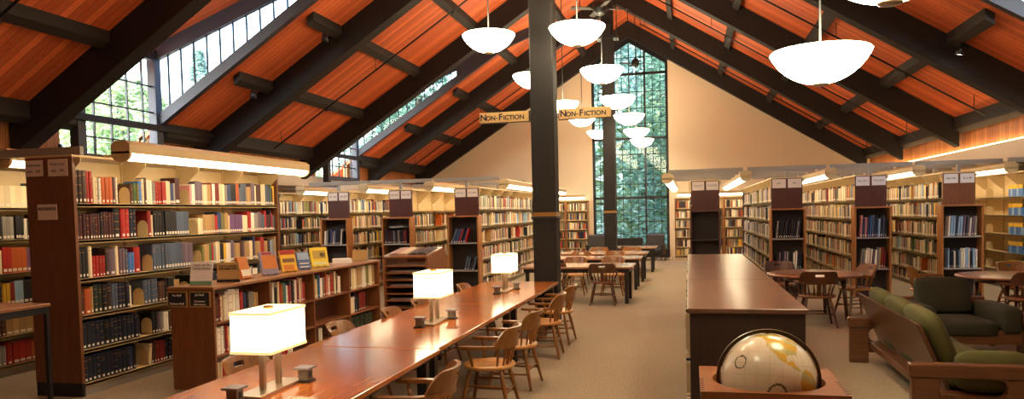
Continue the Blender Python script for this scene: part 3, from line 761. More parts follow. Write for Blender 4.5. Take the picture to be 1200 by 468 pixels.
# left-most back range and right-most range
book_range('shelving range at left glimpsed beyond the far end of the tall reference range', -9.85, -9.28, 15.6, Y1, 2.38, LV2, 8, M['panelwood2'], [], kick=.1, arms=(2.,))
for si, z in enumerate(LV2):
    for b in range(8): fill_stuff((-9.31, 15.65+b*1.028, z+.003), (0,1,0), 1.0, PI/2, z+.003, HB[si], FICT+DARKS)
t = book_range('half-empty cream shelving range at the right photo edge', 6.38, 6.95, 15.2, 23, 2.38, LV2, 8, M['panelwood'], [], kick=.1, arms=(.6, 3.))
for si, z in enumerate(LV2):
    x = 6.41; y = 17.25; zz = z+.003
    while y > 16.6:
        t_ = R.uniform(.03, .05); cn = 'yellow' if si < 1 else R.choice(('bright blue','dark blue','pale blue','bright blue'))
        h = .23; sbook((x, y, zz), -PI/2, t_, .17, h, CN['bright blue' if (si+int(y*10)) % 3 else 'pale blue'], 0, False)
        sbook((x-.003, y, zz+h*.68), -PI/2, t_, .1, h*.34, CN['yellow'], 0, False); y -= t_+.002
    for q, y in enumerate((18.4, 19.5, 20.5)):
        bookend((6.40, y, zz), -PI/2, f'cream steel bookend on the {sn[si]} shelf of the half-empty range, {ordn(q+1)} from the right', 'bookends on the half-empty range')
    for b in range(3): fill_stuff((6.41, 22.9-b*.7, zz), (0,-1,0), .5, -PI/2, zz, HB[si], FICT)
fx = [(-8.78, 'left of the third left range'), (-7.2, 'between the second and third left ranges'), (-5.62, 'between the first and second left ranges'), (-3.9, 'right of the left range nearest the columns'), (-.42, 'left of the range behind the copper-topped counter'), (1.14, 'right of the range behind the copper-topped counter'), (2.74, 'between the second and third right ranges'), (4.31, 'between the third and fourth right ranges'), (5.88, 'between the fourth right range and the half-empty one')]
for x, l in fx: fixture(x, 15.7, 23.6, 2.42, f'long cream strip light {l}')

# bookcases against the end wall
def wall_case(x0, x1, label):
    t = thing('wall_bookcase', label, 'bookcase', ((x0+x1)/2, YB-.32, 0), 0, 'bookcases standing along the end wall'); w = (x1-x0)/2
    for sx in (-1, 1):
        bm = NB(); box(bm, min(sx*w, sx*(w-.03)), max(sx*w, sx*(w-.03)), 0, .3, 0, 2.22, .003); obj('side_panel', bm, M['unitwood'], t)
    bm = NB(); box(bm, -w+.03, w-.03, .27, .3, 0, 2.2); obj('back_panel', bm, M['shelf_cream'], t)
    bm = NB(); box(bm, -w+.03, w-.03, 0, .3, 2.2, 2.22); obj('top_panel', bm, M['shelf_cream'], t)
    for si, z in enumerate((1.84, 1.48, 1.12, .76, .4, .08)):
        bm = NB(); box(bm, -w+.032, w-.032, .01, .27, z-.025, z); obj('shelf', bm, M['shelf_cream'], t)
        if not (si == 0 and R.random() < .3): fill_stuff((x0+.04, YB-.29, z+.002), (1,0,0), 2*w-.1, 0, z+.002, .28, FICT, sticker=False)
wc = [(-4.6,-3.74,'end-wall bookcase just left of the tall window'), (-5.5,-4.62,'second end-wall bookcase left of the tall window'), (-6.4,-5.52,'third end-wall bookcase left of the tall window'),
      (-.5,.36,'end-wall bookcase just right of the tall window'), (.38,1.26,'second end-wall bookcase right of the tall window'), (1.28,2.16,'third end-wall bookcase right of the tall window'), (2.5,3.4,'fourth end-wall bookcase right of the tall window')]
for a, b, l in wc: wall_case(a, b, l)
bm = NB(); box(bm, -6.4, -3.7, YB-.06, YB, 2.44, 2.5); 
fl = [(-5.1, 'left'), (.9, 'right')]
bm.free()
for x, l in fl:
    t = thing('strip_light', f'cream strip light over the end-wall bookcases {l} of the tall window', 'light fixture', (x, YB-.75, 2.34), PI/2, 'strip lights over the end-wall bookcases')
    bm = NB(); prism(bm, [(-.11, .0), (.11, 0), (.115, .09), (-.115, .09)], 'y', -1.3, 1.3); obj('housing', bm, M['shelf_cream'], t)
    bm = NB(); pts = [(.10*math.cos(a), .005-.075*math.sin(a)) for a in [PI*k/8 for k in range(9)]]; prism(bm, pts, 'y', -1.28, 1.28); obj('lens', bm, M['lens'], t)

# magazine bookcases at the range ends
unit(-7.95, .34, 'narrow magazine bookcase against the third left range, nearly empty below', None)
fill_mags(-7.95, .32, 1.17, .36, ['white','grey','dark blue','black','mauve'], 'the upper shelf of the third left magazine bookcase', .1)
unit(-6.42, .35, 'narrow magazine bookcase against the second left range, red and dark volumes inside', None)
fill_mags(-6.42, .33, 1.17, .34, ['maroon','black','navy blue','dark red','grey'], 'the upper shelf of the second left magazine bookcase', 0)
book((-6.6, 15.72, 1.53), 0, .36, .2, .035, 'grey', 'grey volume lying flat on the volumes in the second left magazine bookcase', 'volumes on the second left magazine bookcase', .0, name='magazine_volume', var=0)
fill_mags(-6.42, .33, .56, .3, ['white','mauve','blue-grey','black'], 'the lower shelf of the second left magazine bookcase', 0)
unit(-4.85, .36, 'narrow magazine bookcase against the left range nearest the columns, leaning volumes inside', None)
fill_mags(-4.85, .34, 1.17, .36, ['dark blue','black','blue-grey','navy blue','red'], 'the upper shelf of the magazine bookcase nearest the columns', .38, .62, .04)
fill_mags(-4.7, .2, .56, .34, ['black','navy blue','blue-grey'], 'the lower shelf of the magazine bookcase nearest the columns', .3, .8, .04)
unit(.33, .30, 'narrow dark bookcase standing behind the low copper-topped counter', None, dark=True)
unit(1.93, .335, 'narrow magazine bookcase against the second right range, behind the round table', None)
fill_mags(1.96, .31, 1.17, .42, ['black','navy blue','grey','black','dark brown'], 'the upper shelf of the second right magazine bookcase', .16)
fill_mags(1.96, .31, .56, .36, ['navy blue','grey','black','mauve','white'], 'the lower shelf of the second right magazine bookcase', .04)
unit(3.49, .335, 'narrow magazine bookcase against the third right range, blue and white volumes inside', None)
fill_mags(3.52, .31, 1.17, .44, ['dark blue','blue-grey','white','pink','navy blue','bright blue','pale blue'], 'the upper shelf of the third right magazine bookcase', .05)
fill_mags(3.52, .31, .56, .42, ['white','pale blue','white','grey','mauve','tan','dark red'], 'the lower shelf of the third right magazine bookcase', .1)
unit(5.06, .36, 'narrow magazine bookcase against the fourth right range, its lower volumes leaning', None)
fill_mags(5.1, .33, 1.17, .42, ['white','pale blue','grey','mauve','black','navy blue'], 'the upper shelf of the fourth right magazine bookcase', .06)
fill_mags(5.1, .33, .56, .38, ['white','pale blue','dark blue','bright blue','white','navy blue'], 'the lower shelf of the fourth right magazine bookcase', -.0)

# ------------------------------------------------------------------ low bookcase on the left
def low_case(label, x0, x1, y0, y1, zt, nb, shelves, top, side, back, group=None):
    w = (x1-x0)/2; L = y1-y0
    t = thing('low_bookcase', label, 'bookcase', ((x0+x1)/2, y0, 0), 0, group)
    for y in (0, L-.035):
        bm = NB(); box(bm, -w, w, y, y+.035, 0, zt-.035, .003); obj('end_panel', bm, side, t)
    bm = NB(); box(bm, -w-.02, w+.02, -.02, L+.02, zt-.035, zt, .006); obj('top', bm, top, t)
    bm = NB(); box(bm, -w+.02, w-.03, .035, L-.035, 0, .07); obj('plinth', bm, M['rubber'], t)
    bl = (L-.07)/nb
    for i in range(1, nb):
        bm = NB(); y = .035+i*bl; box(bm, -w+.012, w, y-.014, y+.014, .07, zt-.035, .002); obj('divider', bm, side, t)
    bm = NB(); box(bm, -.012, .012, .035, L-.035, .07, zt-.035); obj('back_panel', bm, back, t)
    for z in shelves:
        for sx in (-1, 1):
            bm = NB(); xa, xb = sorted((sx*.012, sx*(w-.005))); box(bm, xa, xb, .036, L-.036, z-.022, z, .002); obj('shelf', bm, side, t)
    return t
LZ = (.71, .36, .09)
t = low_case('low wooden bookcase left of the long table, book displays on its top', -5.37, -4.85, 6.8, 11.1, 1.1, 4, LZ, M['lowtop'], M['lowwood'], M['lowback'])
ep = [c for c in bpy.data.objects if c.parent is t and c.name.startswith('end_panel')][0]
for x0, x1, lines in ((-.285, -.045, ['Tax Shelf', '', 'Business Shelf']), (-.015, .235, ['Job Shelf', '', 'Consumer', 'Information'])):
    bm = NB(); box(bm, x0, x1, -.012, -.0, .885, 1.075-.02, .002); f = obj('sign_frame', bm, M['kraft'], ep)
    bm = NB(); box(bm, x0+.014, x1-.014, -.015, -.012, .9, 1.04, .001); s = obj('sign_face', bm, M['ink'], f)
    n = len(lines)
    for i, ln in enumerate(lines):
        if ln: text('lettering', ln, .031, M['white'], ep, ((x0+x1)/2, -.016, 1.037-.137*(i+.6)/(n+.1)))
lb = {(0,0): [('brown',2),('dark red',1),('cream',2),('white',6),('red',2),('dark blue',1),('black',1),('grey',3),('tan',2)],
      (0,1): [('pale blue',1),('grey',1),('white',1),('black',2),('cream',1),('red',1),('orange',1),('green',1),('teal',1),('white',1),('red',2),('blue-grey',1),('dark brown',1),('white',2),('red',1),('brown',1),('cream',1),('pink',1),('red',2)],
      (0,2): [('tan',2),('cream',1),('green',1),('bright blue',1),('white',2),('grey',1),('red',1),('orange',1),('pink',1),('white',1),('tan',1),('red',1),('dark red',1),('cream',1),('black',1),('tan',1),('white',2)],
      (0,3): [('tan',1),('brown',1),('cream',3),('tan',3),('white',2),('olive',2),('cream',2),('tan',2)],
      (1,0): [('white',3),('grey',1),('red',1),('cream',2),('teal',1),('white',2),('dark blue',1)], (1,1): [('olive',1),('cream',3),('brown',2),('white',2),('green',1),('red',1)], (1,2): [],
      (1,3): [('brown',1),('grey',1),('cream',2),('white',1),('black',1),('dark blue',1),('black',2),('brown',1),('dark red',5)],
      (2,0): [('cream',3),('red',1),('white',3),('dark blue',2)], (2,1): [('cream',4),('grey',2),('red',3),('white',3)], (2,2): [('brown',3),('white',2)], (2,3): [('dark green',7),('dark green',4)]}
bn = ['first', 'second', 'third', 'fourth']; rn = ['upper', 'middle', 'lower']
bl = (4.3-.07)/4
for (ri, bi), lst in lb.items():
    y = 6.8+.05+bi*bl+.03; n = 0; z = LZ[ri]+.002; hmax = [.335, .31, .23][ri]
    end = 6.8+.035+(bi+1)*bl-.02
    for cn, k in lst:
        hf = R.uniform(.72, .97) if cn not in ('olive','dark red','dark green') else .9
        for q in range(k):
            tt = R.uniform(.028, .05)
            if bi == 3 and ri == 0: tt = R.uniform(.05, .075); hf = .96
            if cn == 'dark green': tt = .075; hf = .92
            if y+tt > end: break
            n += 1
            book((-4.885-R.uniform(0,.02), y, z), PI/2, tt*.97, .19, hmax*hf*R.uniform(.96,1.02), cn, f'{cn} book, {ordn(n)} on the {rn[ri]} shelf, {bn[bi]} bay of the low bookcase', f'books in the {bn[bi]} bay of the low bookcase', 0)
            y += tt
# things standing on the low bookcase
def standing_card(name, label, cat, loc, rz, w, h, mat, lean=-.18):
    t = thing(name, label, cat, loc, rz)
    bm = NB(); box(bm, -w/2, w/2, -.004, .004, 0, h, .001); p = obj('card', bm, mat, t); p.rotation_euler = (lean, 0, 0)
    bm = NB(); box(bm, -w/2, w/2, -.01, .07, 0, .006); prism(bm, [(0,0),(.07,0),(.03,h*.55)], 'x', -w/4, -w/4+.006); prism(bm, [(0,0),(.07,0),(.03,h*.55)], 'x', w/4-.006, w/4); obj('stand', bm, M['shelf_grey'], t)
    return t, p
t, p = standing_card('card_sign', 'white printed sign with a green lower edge on the near end of the low bookcase', 'sign', (-5.12, 6.98, 1.1), .12, .25, .255, M['white'])
text('lettering', 'Check out the\nCareer Section', .034, M['inkgrey'], p, (0, -.0055, .2))
bm = NB(); box(bm, -.125, .125, -.0052, -.004, .002, .045); box(bm, .0, .0, 0, 0, 0, 0) if False else None; obj('green_strip', bm, M['greencard'], p)
bm = NB()
for k, ww in enumerate((.085, .07, .08)): box(bm, -ww, ww, -.0053, -.004, .13-k*.028, .137-k*.028)
obj('print_lines', bm, M['labelpale'], p)
t, p = standing_card('card_sign', 'brown card sign on a black foot standing behind the white printed sign', 'sign', (-5.02, 7.33, 1.1), .25, .25, .22, M['kraft'], 0)
text('lettering', 'JOB & CAREER\nINFORMATION', .03, M['ink'], p, (0, -.0055, .165))
bm = NB(); box(bm, -.127, .127, -.012, .012, 0, .032); obj('foot', bm, M['black'], p)
def display_book(label, y, rz, w, h, cols_, th=.03, x=-5.03):
    t = thing('display_book', label, 'book', (x, y, 1.112), rz, 'books propped face out on the low bookcase')
    tilt = Matrix.Rotation(-.32, 4, 'X')
    bm = NB(); box(bm, -w/2, w/2, 0, th, 0, h, .003, mat=tilt); obj('cover', bm, plain('cover_'+label.split()[0], cols_[0], .3), t)
    bm = NB(); box(bm, -w/2+.004, w/2+.002, .004, th-.004, .004, h+.002, mat=tilt); obj('page_block', bm, M['pages'], t)
    for i, (x0, x1, z0, z1, c) in enumerate(cols_[1]):
        bm = NB(); box(bm, -w/2+x0*w, -w/2+x1*w, -.0015, .001, z0*h, z1*h, mat=tilt); obj('cover_print', bm, plain(f'print_{label[:6]}{i}', c, .35), t)
    e = thing('book_easel', f'black wire easel holding the {label.split(" propped")[0].rstrip(",")}', 'easel', (x, y, 1.1), rz, 'wire easels on the low bookcase')
    bm = NB()
    for sx in (-.05, .05):
        tube(bm, [(sx, -.035, .02), (sx, -.04, .008), (sx, 0, .006), (sx*1.0, .065, .19), (sx*.5, .15, .004)], .0035, 6)
    obj('wire_frame', bm, M['black'], e)
OR, YE, BL, WH = hx('c87a3a'), hx('e8bc40'), hx('5870a0'), hx('e4dccc')
rz = PI/2-.55
display_book('orange-spined book turned sideways propped on the low bookcase beside the brown card sign', 7.72, PI/2-.1, .17, .26, (OR, [(.05,.95,.1,.4,WH)]), .045)
display_book('orange and grey magazine propped on the low bookcase, first in front of its wire easel', 8.22, rz, .22, .29, (hx('8a86a0'), [(.1,.95,.25,.85,OR), (.15,.7,.88,.97,hx('b03030'))]))
display_book('yellow and red magazine propped on the low bookcase, third from the near end', 8.68, rz, .21, .29, (YE, [(.0,1,.78,1,hx('a83a2a')), (.1,.9,.42,.6,hx('7a5a40')), (.1,.8,.05,.3,OR)]))
display_book('blue and white book propped on the low bookcase, fourth from the near end', 9.06, rz, .18, .24, (BL, [(.1,.9,.1,.16,WH), (.05,.95,.55,.95,hx('9ab0cc')), (.1,.9,.3,.36,WH)]))
display_book('bright yellow book with a dark picture, propped farthest along the low bookcase', 9.5, rz-.1, .25, .28, (hx('e6d040'), [(.12,.9,.4,.85,hx('b8a050')), (.55,.85,.5,.7,hx('40383a')), (.1,.9,.1,.25,hx('d4d4a0'))]))
bm = NB(); box(bm, -.14, .14, -.06, .06, 0, .075, .006); o = obj('tissue_box', bm, M['white']); o.location = (-5.1, 10.3, 1.1); o.rotation_euler = (0,0,.35); tag(o, 'flat white box on the far end of the low bookcase', 'box')
t, p = standing_card('card_sign', 'small tan sign at the far end of the low bookcase, behind the white box', 'sign', (-5.12, 10.95, 1.1), .2, .23, .17, M['kraft'], -.12)

# dark high table at the left edge
t = thing('high_table', 'high dark-framed table with a wooden top at the lower left corner', 'table', (-6.62, 5.05, 0), 0)
bm = NB(); box(bm, -.72, .70, -.8, .78, 1.015, 1.045, .004); obj('tabletop', bm, M['lowtop'], t)
bm = NB(); box(bm, -.7, .69, -.79, .77, .95, 1.014); obj('apron', bm, M['black'], t)
for sx in (-.68, .675):
    for sy in (-.76, .75):
        bm = NB(); box(bm, sx-.018, sx+.018, sy-.018, sy+.018, 0, .95, .003); obj('leg', bm, M['black'], t)

# atlas stand with slots
t = thing('atlas_stand', 'wooden slant-topped atlas stand with shallow slots, beyond the low bookcase', 'stand', (-4.66, 11.75, 0), 0)
w = .38
for sx in (-1, 1):
    bm = NB(); prism(bm, [(0,0),(1.05,0),(1.05,1.06),(.82,1.2),(0,1.09)], 'x', sx*w-.018, sx*w+.018); obj('side_panel', bm, M['lowwood'], t)
bm = NB(); prism(bm, [(-.02,1.085),(.82,1.195),(.82,1.225),(-.02,1.115)], 'x', -w-.02, w+.02); obj('slant_top', bm, M['lowtop'], t)
bm = NB(); box(bm, -w+.02, w-.02, 1.0, 1.03, .05, 1.1); obj('back_panel', bm, M['lowback'], t)
for k in range(8):
    z = .12+k*.118; bm = NB(); box(bm, -w+.018, w-.018, .0, 1.0, z-.012, z+.012, .002); obj('shelf', bm, M['lowtop'], t)
bm = NB(); box(bm, -w+.02, w-.02, .02, 1.0, 0, .09); obj('plinth', bm, M['rubber'], t)
for k in range(7):
    z = .12+k*.118+.012; 
    if k == 3: continue
    bm = NB(); box(bm, -.3, .28-.05*(k % 3), .03+.02*(k % 2), .6, z+.001, z+.03, .003); tag(obj('atlas', bm, M['unitdark'] if k % 2 else M['inkgrey'], None, (-4.66, 11.75, 0)), f'dark flat atlas lying in the atlas stand, slot {["at the very bottom","second from the bottom","third from the bottom","","third from the top","second from the top","just under the slanted top"][k]}', 'book', 'atlases in the stand')
for x, c, lab in ((-.18, hx('9a7a72'), 'open reddish book lying left on the slanted top of the atlas stand'), (.17, hx('383234'), 'open dark book lying right on the slanted top of the atlas stand')):
    t = thing('open_book', lab, 'book', (-4.66+x, 11.75+.38, 1.166), 0)
    rt = Matrix.Rotation(math.atan(.11/.82), 4, 'X')
    bm = NB(); box(bm, -.165, .165, -.27, .33, 0, .012, .002, mat=rt); obj('cover', bm, plain('atlas_cover'+lab[5], c, .35), t)
    for sx in (-1, 1):
        bm = NB(); prism(bm, [(0,.012),(sx*.03,.03),(sx*.1,.028),(sx*.15,.014)], 'y', -.25, .31)
        o = obj('page_leaf', bm, M['pages'] if sx > 0 and x < 0 else plain('leaf'+lab[5]+str(sx), tuple(min(1, q*1.5) for q in c), .4), t); o.rotation_euler = (math.atan(.11/.82), 0, 0)
bm = NB(); box(bm, -.16, .16, -.006, .006, 0, .34, .003); o = obj('letter_tray', bm, M['kraft']); o.location = (-4.28, 11.55, 0); o.rotation_euler = (.0, 0, .1); tag(o, 'tan board standing on the floor before the atlas stand', 'board')

# ------------------------------------------------------------------ chairs
def arc_slab(bm, a0, a1, r0, r1, z0, z1, n=10, lean=0):
    """curved slab; angle 0 is the middle of the back (-y); r0/r1 inner/outer radius; z0,z1 callables of angle"""
    rings = []
    for i in range(n+1):
        a = a0+(a1-a0)*i/n
        def P(r, z): rr = r+lean*(z-.6); return bm.verts.new((rr*math.sin(a), -rr*math.cos(a)*.93, z))
        A, B = z0(a), z1(a)
        rings.append((P(r0, A), P(r1, A), P(r1, B), P(r0, B)))
    for p, q in zip(rings, rings[1:]):
        for k in range(4): f = bm.faces.new((p[k], p[(k+1) % 4], q[(k+1) % 4], q[k]))
    bm.faces.new(rings[0]); bm.faces.new(rings[-1][::-1])
def make_chair(name, label, mw_, ms, crest_h=.155, slot=True):
    t = thing(name, label, 'chair')
    bm = NB()   # saddle seat
    n = 28; pr = [(0,.405),(.15,.405),(.235,.412),(.25,.428),(.245,.445),(.2,.447),(.1,.438),(0,.436)]
    lathe(bm, pr, n)
    for v in bm.verts: v.co.y *= .96; v.co.x *= 1.0
    obj('seat', bm, ms, t)
    rail = lambda a: .625
    bm = NB()   # arm rail: U round the back, arms forward
    arc_slab(bm, -PI*.5, PI*.5, .235, .285, lambda a: .61, lambda a: .638, 18)
    for sx in (-1, 1):
        pts = [(sx*.235,-.0),(sx*.285,-.0),(sx*.295,.14),(sx*.29,.2),(sx*.265,.225),(sx*.235,.2),(sx*.225,.12)]
        prism(bm, pts, 'z', .61, .638)
    bmesh.ops.remove_doubles(bm, verts=bm.verts[:], dist=.0005)
    obj('arm_rail', bm, mw_, t)
    bm = NB()   # crest with hand slot
    am = 1.12
    top = lambda a: .636+crest_h*(1-max(0, (abs(a)-.62)/(am-.62))**2) if abs(a) > .62 else .636+crest_h
    z0 = lambda a: .636
    sa = .2
    for (a0, a1) in ((-am, -sa), (sa, am)): arc_slab(bm, a0, a1, .242, .272, z0, top, 9, .28)
    if slot:
        arc_slab(bm, -sa, sa, .242, .272, z0, lambda a: .636+crest_h*.5, 4, .28); arc_slab(bm, -sa, sa, .242, .272, lambda a: .636+crest_h*.74, top, 4, .28)
    else: arc_slab(bm, -sa, sa, .242, .272, z0, top, 4, .28)
    bmesh.ops.bevel(bm, geom=[e for e in bm.edges if e.is_boundary is False and e.calc_face_angle(0) > 1.2], offset=.006, segments=2, affect='EDGES')
    obj('crest', bm, mw_, t)
    for a in (-.95, -.62, -.3, .3, .62, .95):
        bm = NB(); s, c = math.sin(a), math.cos(a)
        tube(bm, [(.205*s, -.205*c*.93, .44), (.232*s, -.232*c*.93, .53), (.26*s, -.26*c*.93, .615)], [.008, .012, .008], 8); obj('spindle', bm, mw_, t)
    bm = NB(); arc_slab(bm, -.14, .14, .206, .22, lambda a: .435, lambda a: .615, 3, .24); obj('splat', bm, mw_, t)
    for sx in (-1, 1):
        bm = NB(); tube(bm, [(sx*.205, .1, .44), (sx*.235, .11, .53), (sx*.265, .13, .615)], [.011, .017, .011], 8); obj('arm_post', bm, mw_, t)
    L_ = {}
    for sx in (-1, 1):
        for sy in (-1, 1):
            a, b = Vector((sx*.15, sy*.14, .415)), Vector((sx*.235, sy*.225, 0)); L_[sx, sy] = (a, b)
            bm = NB(); tube(bm, [a, a.lerp(b, .15), a.lerp(b, .35), a.lerp(b, .7), a.lerp(b, .95), b], [.015, .019, .021, .017, .013, .012], 8); obj('leg', bm, mw_, t)
    for (p, q, f) in (((-1,-1),(1,-1),.52), ((-1,1),(1,1),.55), ((-1,-1),(-1,1),.62), ((1,-1),(1,1),.62), ((-1,-1),(-1,1),.36), ((1,-1),(1,1),.36)):
        a = L_[p][0].lerp(L_[p][1], f); b = L_[q][0].lerp(L_[q][1], f)
        bm = NB(); tube(bm, [a, a.lerp(b, .5), b], [.008, .012, .008], 8); obj('stretcher', bm, mw_, t)
    KIDS[t.name] = [c for c in bpy.data.objects if c.parent is t]
    return t
oak = make_chair('captains_chair', '', M['chair'], M['chairseat'])
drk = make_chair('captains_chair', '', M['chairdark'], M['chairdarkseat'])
used = set()
def place_chair(src, x, y, rz, label, group, s=1.0):
    if src.name not in used:
        used.add(src.name); o = src; o.location = (x, y, 0); o.rotation_euler = (0, 0, rz); o['label'] = label; o['group'] = group
    else: o = dup(src, (x, y, 0), rz, label, group)
    o.scale = (s, s, s)
    return o
# chairs face +y at rotation 0; right side of the long table faces -x: rz = +90deg
G1 = 'oak chairs along the right side of the long table'
CR = [(-1.80, 4.68, .12, 'oak chair right of the long table, nearest and cut off by the bottom edge'), (-1.78, 6.47, .02, 'oak chair right of the long table, second from the front'), (-1.78, 7.5, -.05, 'oak chair right of the long table, third from the front'),
      (-1.79, 9.08, .05, 'oak chair right of the long table, fourth from the front'), (-1.80, 10.1, -.05, 'oak chair right of the long table, fifth and nearest the column')]
for x, y, d, lab in CR: place_chair(oak, x, y, PI/2+d, lab, G1)
G2 = 'oak chairs along the left side of the long table'
CL = [(-3.0, 4.81, -.1, 'oak chair left of the long table, behind the nearest lamp'), (-3.07, 6.5, .0, 'oak chair left of the long table, second from the front'), (-2.98, 7.58, .05, 'oak chair left of the long table, third from the front, left of the middle lamp'), (-2.98, 8.45, -.05, 'oak chair left of the long table, just behind the middle lamp'), (-2.98, 10.27, 0, 'oak chair left of the long table, farthest, beside the third lamp')]
for x, y, d, lab in CL: place_chair(oak, x, y, -PI/2+d, lab, G2)

# ------------------------------------------------------------------ the long table (three tables end to end)
ys = [(2.72, 5.63), (5.64, 8.53), (8.54, 11.36)]
for k, (a, b) in enumerate(ys):
    off = (0, -.03, -.02)[k]
    t = thing('library_table', f"long polished red-brown table, {['nearest, cut off by the bottom edge','middle','farthest, ending at the column'][k]} of the row", 'table', (-2.54+off, (a+b)/2, 0), 0, 'polished tables set end to end')
    w, l = .585, (b-a)/2
    bm = NB(); box(bm, -w, w, -l, l, .682, .72, .006, 2); obj('tabletop', bm, M['tabletop'], t)
    bm = NB(); box(bm, -w+.06, w-.06, -l+.08, l-.08, .643, .682); obj('apron', bm, M['tableleg'], t)
    for sx in (-1, 1):
        for sy in (-1, 1):
            bm = NB(); x, y = sx*(w-.1), sy*(l-.14); box(bm, x-.04, x+.04, y-.04, y+.04, 0, .644, .006); obj('leg', bm, M['tableleg'], t)
# table lamps
lamp = thing('table_lamp', '', 'lamp', (0,0,0))
bm = NB(); box(bm, -.085, .085, -.26, .26, 0, .022, .003); obj('base_plate', bm, M['nickel'], lamp)
for sy in (-.09, .09):
    bm = NB(); box(bm, -.016, .016, sy-.016, sy+.016, .022, .36, .003); obj('post', bm, M['nickel'], lamp)
sw, sl, z0, z1 = .135, .215, .265, .515
bm = NB()
box(bm, -sw, sw, -sl, sl, z0, z1, .012, 3); sh = obj('shade', bm, M['shade'], lamp)
for z in (z0-.002, z1-.016):
    bm = NB(); rr = []
    for (x, y) in ((-1,-1),(1,-1),(1,1),(-1,1)):
        rr.append([bm.verts.new((x*(sw+e), y*(sl+e), zz)) for e, zz in ((-.004, z), (.0025, z), (.0025, z+.018), (-.004, z+.018))])
    for i in range(4):
        for k in range(4): bm.faces.new((rr[i][k], rr[i][(k+1) % 4], rr[(i+1) % 4][(k+1) % 4], rr[(i+1) % 4][k]))
    obj('binding', bm, M['shaderim'], sh)
bm = NB(); lathe(bm, [(0,0),(.03,0),(.034,.008),(.03,.02),(0,.022)], 16, (0,0,z1)); obj('finial', bm, M['brass'], lamp)
KIDS[lamp.name] = [c for c in bpy.data.objects if c.parent is lamp]
LP = [(-2.575, 4.16, 'lit table lamp with a box shade, nearest and largest of three on the long table'), (-2.50, 7.05, 'lit table lamp with a box shade, middle of three on the long table'), (-2.49, 9.98, 'lit table lamp with a box shade, farthest of three on the long table')]
ob_ = []
for k, (x, y, lab) in enumerate(LP):
    if k == 0: lamp.location = (x, y, .72); lamp['label'] = lab; lamp['group'] = 'box-shade lamps on the long table'
    else: dup(lamp, (x, y, .72), 0, lab, 'box-shade lamps on the long table')
    for dy, dx, w_ in ((-.34, -.03, 'in front of'), (.25, .10, 'behind')):
        t = thing('outlet_post', f"small grey power outlet post {w_} the {['nearest','middle','farthest'][k]} lamp on the long table", 'outlet', (x+dx, y+dy, .72), 0, 'outlet posts on the long table')
        bm = NB(); box(bm, -.05, .05, -.05, .05, 0, .012, .002); obj('base', bm, M['black'], t)
        bm = NB(); box(bm, -.035, .035, -.035, .035, .012, .085, .003); c = obj('body', bm, M['outlet'], t)
        bm = NB(); box(bm, .034, .037, -.016, .016, .03, .07, .001); obj('socket', bm, M['black'], c)
        bm = NB(); box(bm, -.055, .055, -.055, .055, .085, .1, .002); obj('cap', bm, M['inkgrey'], t)

# ------------------------------------------------------------------ reading tables in the middle
TT = [(14.28, 15.38, -3.25, -1.06, 'first behind the columned long table'), (16.85, 17.85, -3.25, -1.06, 'second of the row toward the window'), (18.75, 19.8, -3.25, -1.02, 'third of the row toward the window'), (21.7, 22.8, -2.2, -.92, 'fourth and farthest, right of the back column')]
for k, (a, b, x0, x1, l) in enumerate(TT):
    t = thing('reading_table', f'reading table with dark legs, {l}', 'table', ((x0+x1)/2, (a+b)/2, 0), 0, 'reading tables in the middle aisle')
    w, d = (x1-x0)/2, (b-a)/2
    bm = NB(); box(bm, -w, w, -d, d, .685, .725, .006); obj('tabletop', bm, M['tabletop2'], t)
    bm = NB(); box(bm, -w+.06, w-.06, -d+.06, d-.06, .61, .685); obj('apron', bm, M['tableleg'], t)
    for sx in (-1, 1):
        for sy in (-1, 1):
            bm = NB(); box(bm, sx*(w-.12)-.035, sx*(w-.12)+.035, sy*(d-.12)-.035, sy*(d-.12)+.035, 0, .61, .005); obj('leg', bm, M['tableleg'], t)
G3 = 'chairs at the reading tables in the middle'
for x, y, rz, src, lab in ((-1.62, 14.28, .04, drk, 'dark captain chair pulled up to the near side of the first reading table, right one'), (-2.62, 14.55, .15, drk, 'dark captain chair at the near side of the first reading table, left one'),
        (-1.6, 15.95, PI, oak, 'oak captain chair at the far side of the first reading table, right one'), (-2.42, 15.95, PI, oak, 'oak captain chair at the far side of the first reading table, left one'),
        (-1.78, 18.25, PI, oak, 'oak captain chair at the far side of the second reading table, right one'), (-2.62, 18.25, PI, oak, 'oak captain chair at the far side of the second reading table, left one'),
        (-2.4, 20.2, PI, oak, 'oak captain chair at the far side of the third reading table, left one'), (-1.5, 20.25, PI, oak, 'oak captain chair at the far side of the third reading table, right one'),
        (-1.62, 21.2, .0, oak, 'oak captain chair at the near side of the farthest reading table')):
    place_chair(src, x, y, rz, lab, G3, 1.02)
# dark lounge chairs before the window
for x, y, rz, lab in ((-1.22, 26.9, PI-.15, 'dark high-backed lounge chair at the right foot of the end window'), (-3.25, 26.9, PI+.15, 'dark high-backed lounge chair at the left foot of the end window')):
    t = thing('lounge_chair', lab, 'chair', (x, y, 0), rz, 'dark lounge chairs by the end window')
    bm = NB(); box(bm, -.3, .3, -.3, .3, .26, .42, .03); obj('seat', bm, M['leather'], t)
    bm = NB(); prism(bm, [(-.22,.3),(-.36,.3),(-.44,.92),(-.36,.94),(-.3,.9)], 'x', -.32, .32, bev=.02); obj('backrest', bm, M['leather'], t)
    for sx in (-1, 1):
        bm = NB(); box(bm, min(sx*.3, sx*.38), max(sx*.3, sx*.38), -.34, .3, .2, .58, .02); obj('armrest', bm, M['leather'], t)
        for sy in (-.3, .26):
            bm = NB(); tube(bm, [(sx*.32, sy, .22), (sx*.34, sy*1.08, 0)], [.02, .014], 8); obj('leg', bm, M['tableleg'], t)
bm = NB(); 
t = thing('window_bench', 'low dark bench below the end window, behind the back column', 'bench', (-2.3, 27.7, 0)); bm.free()
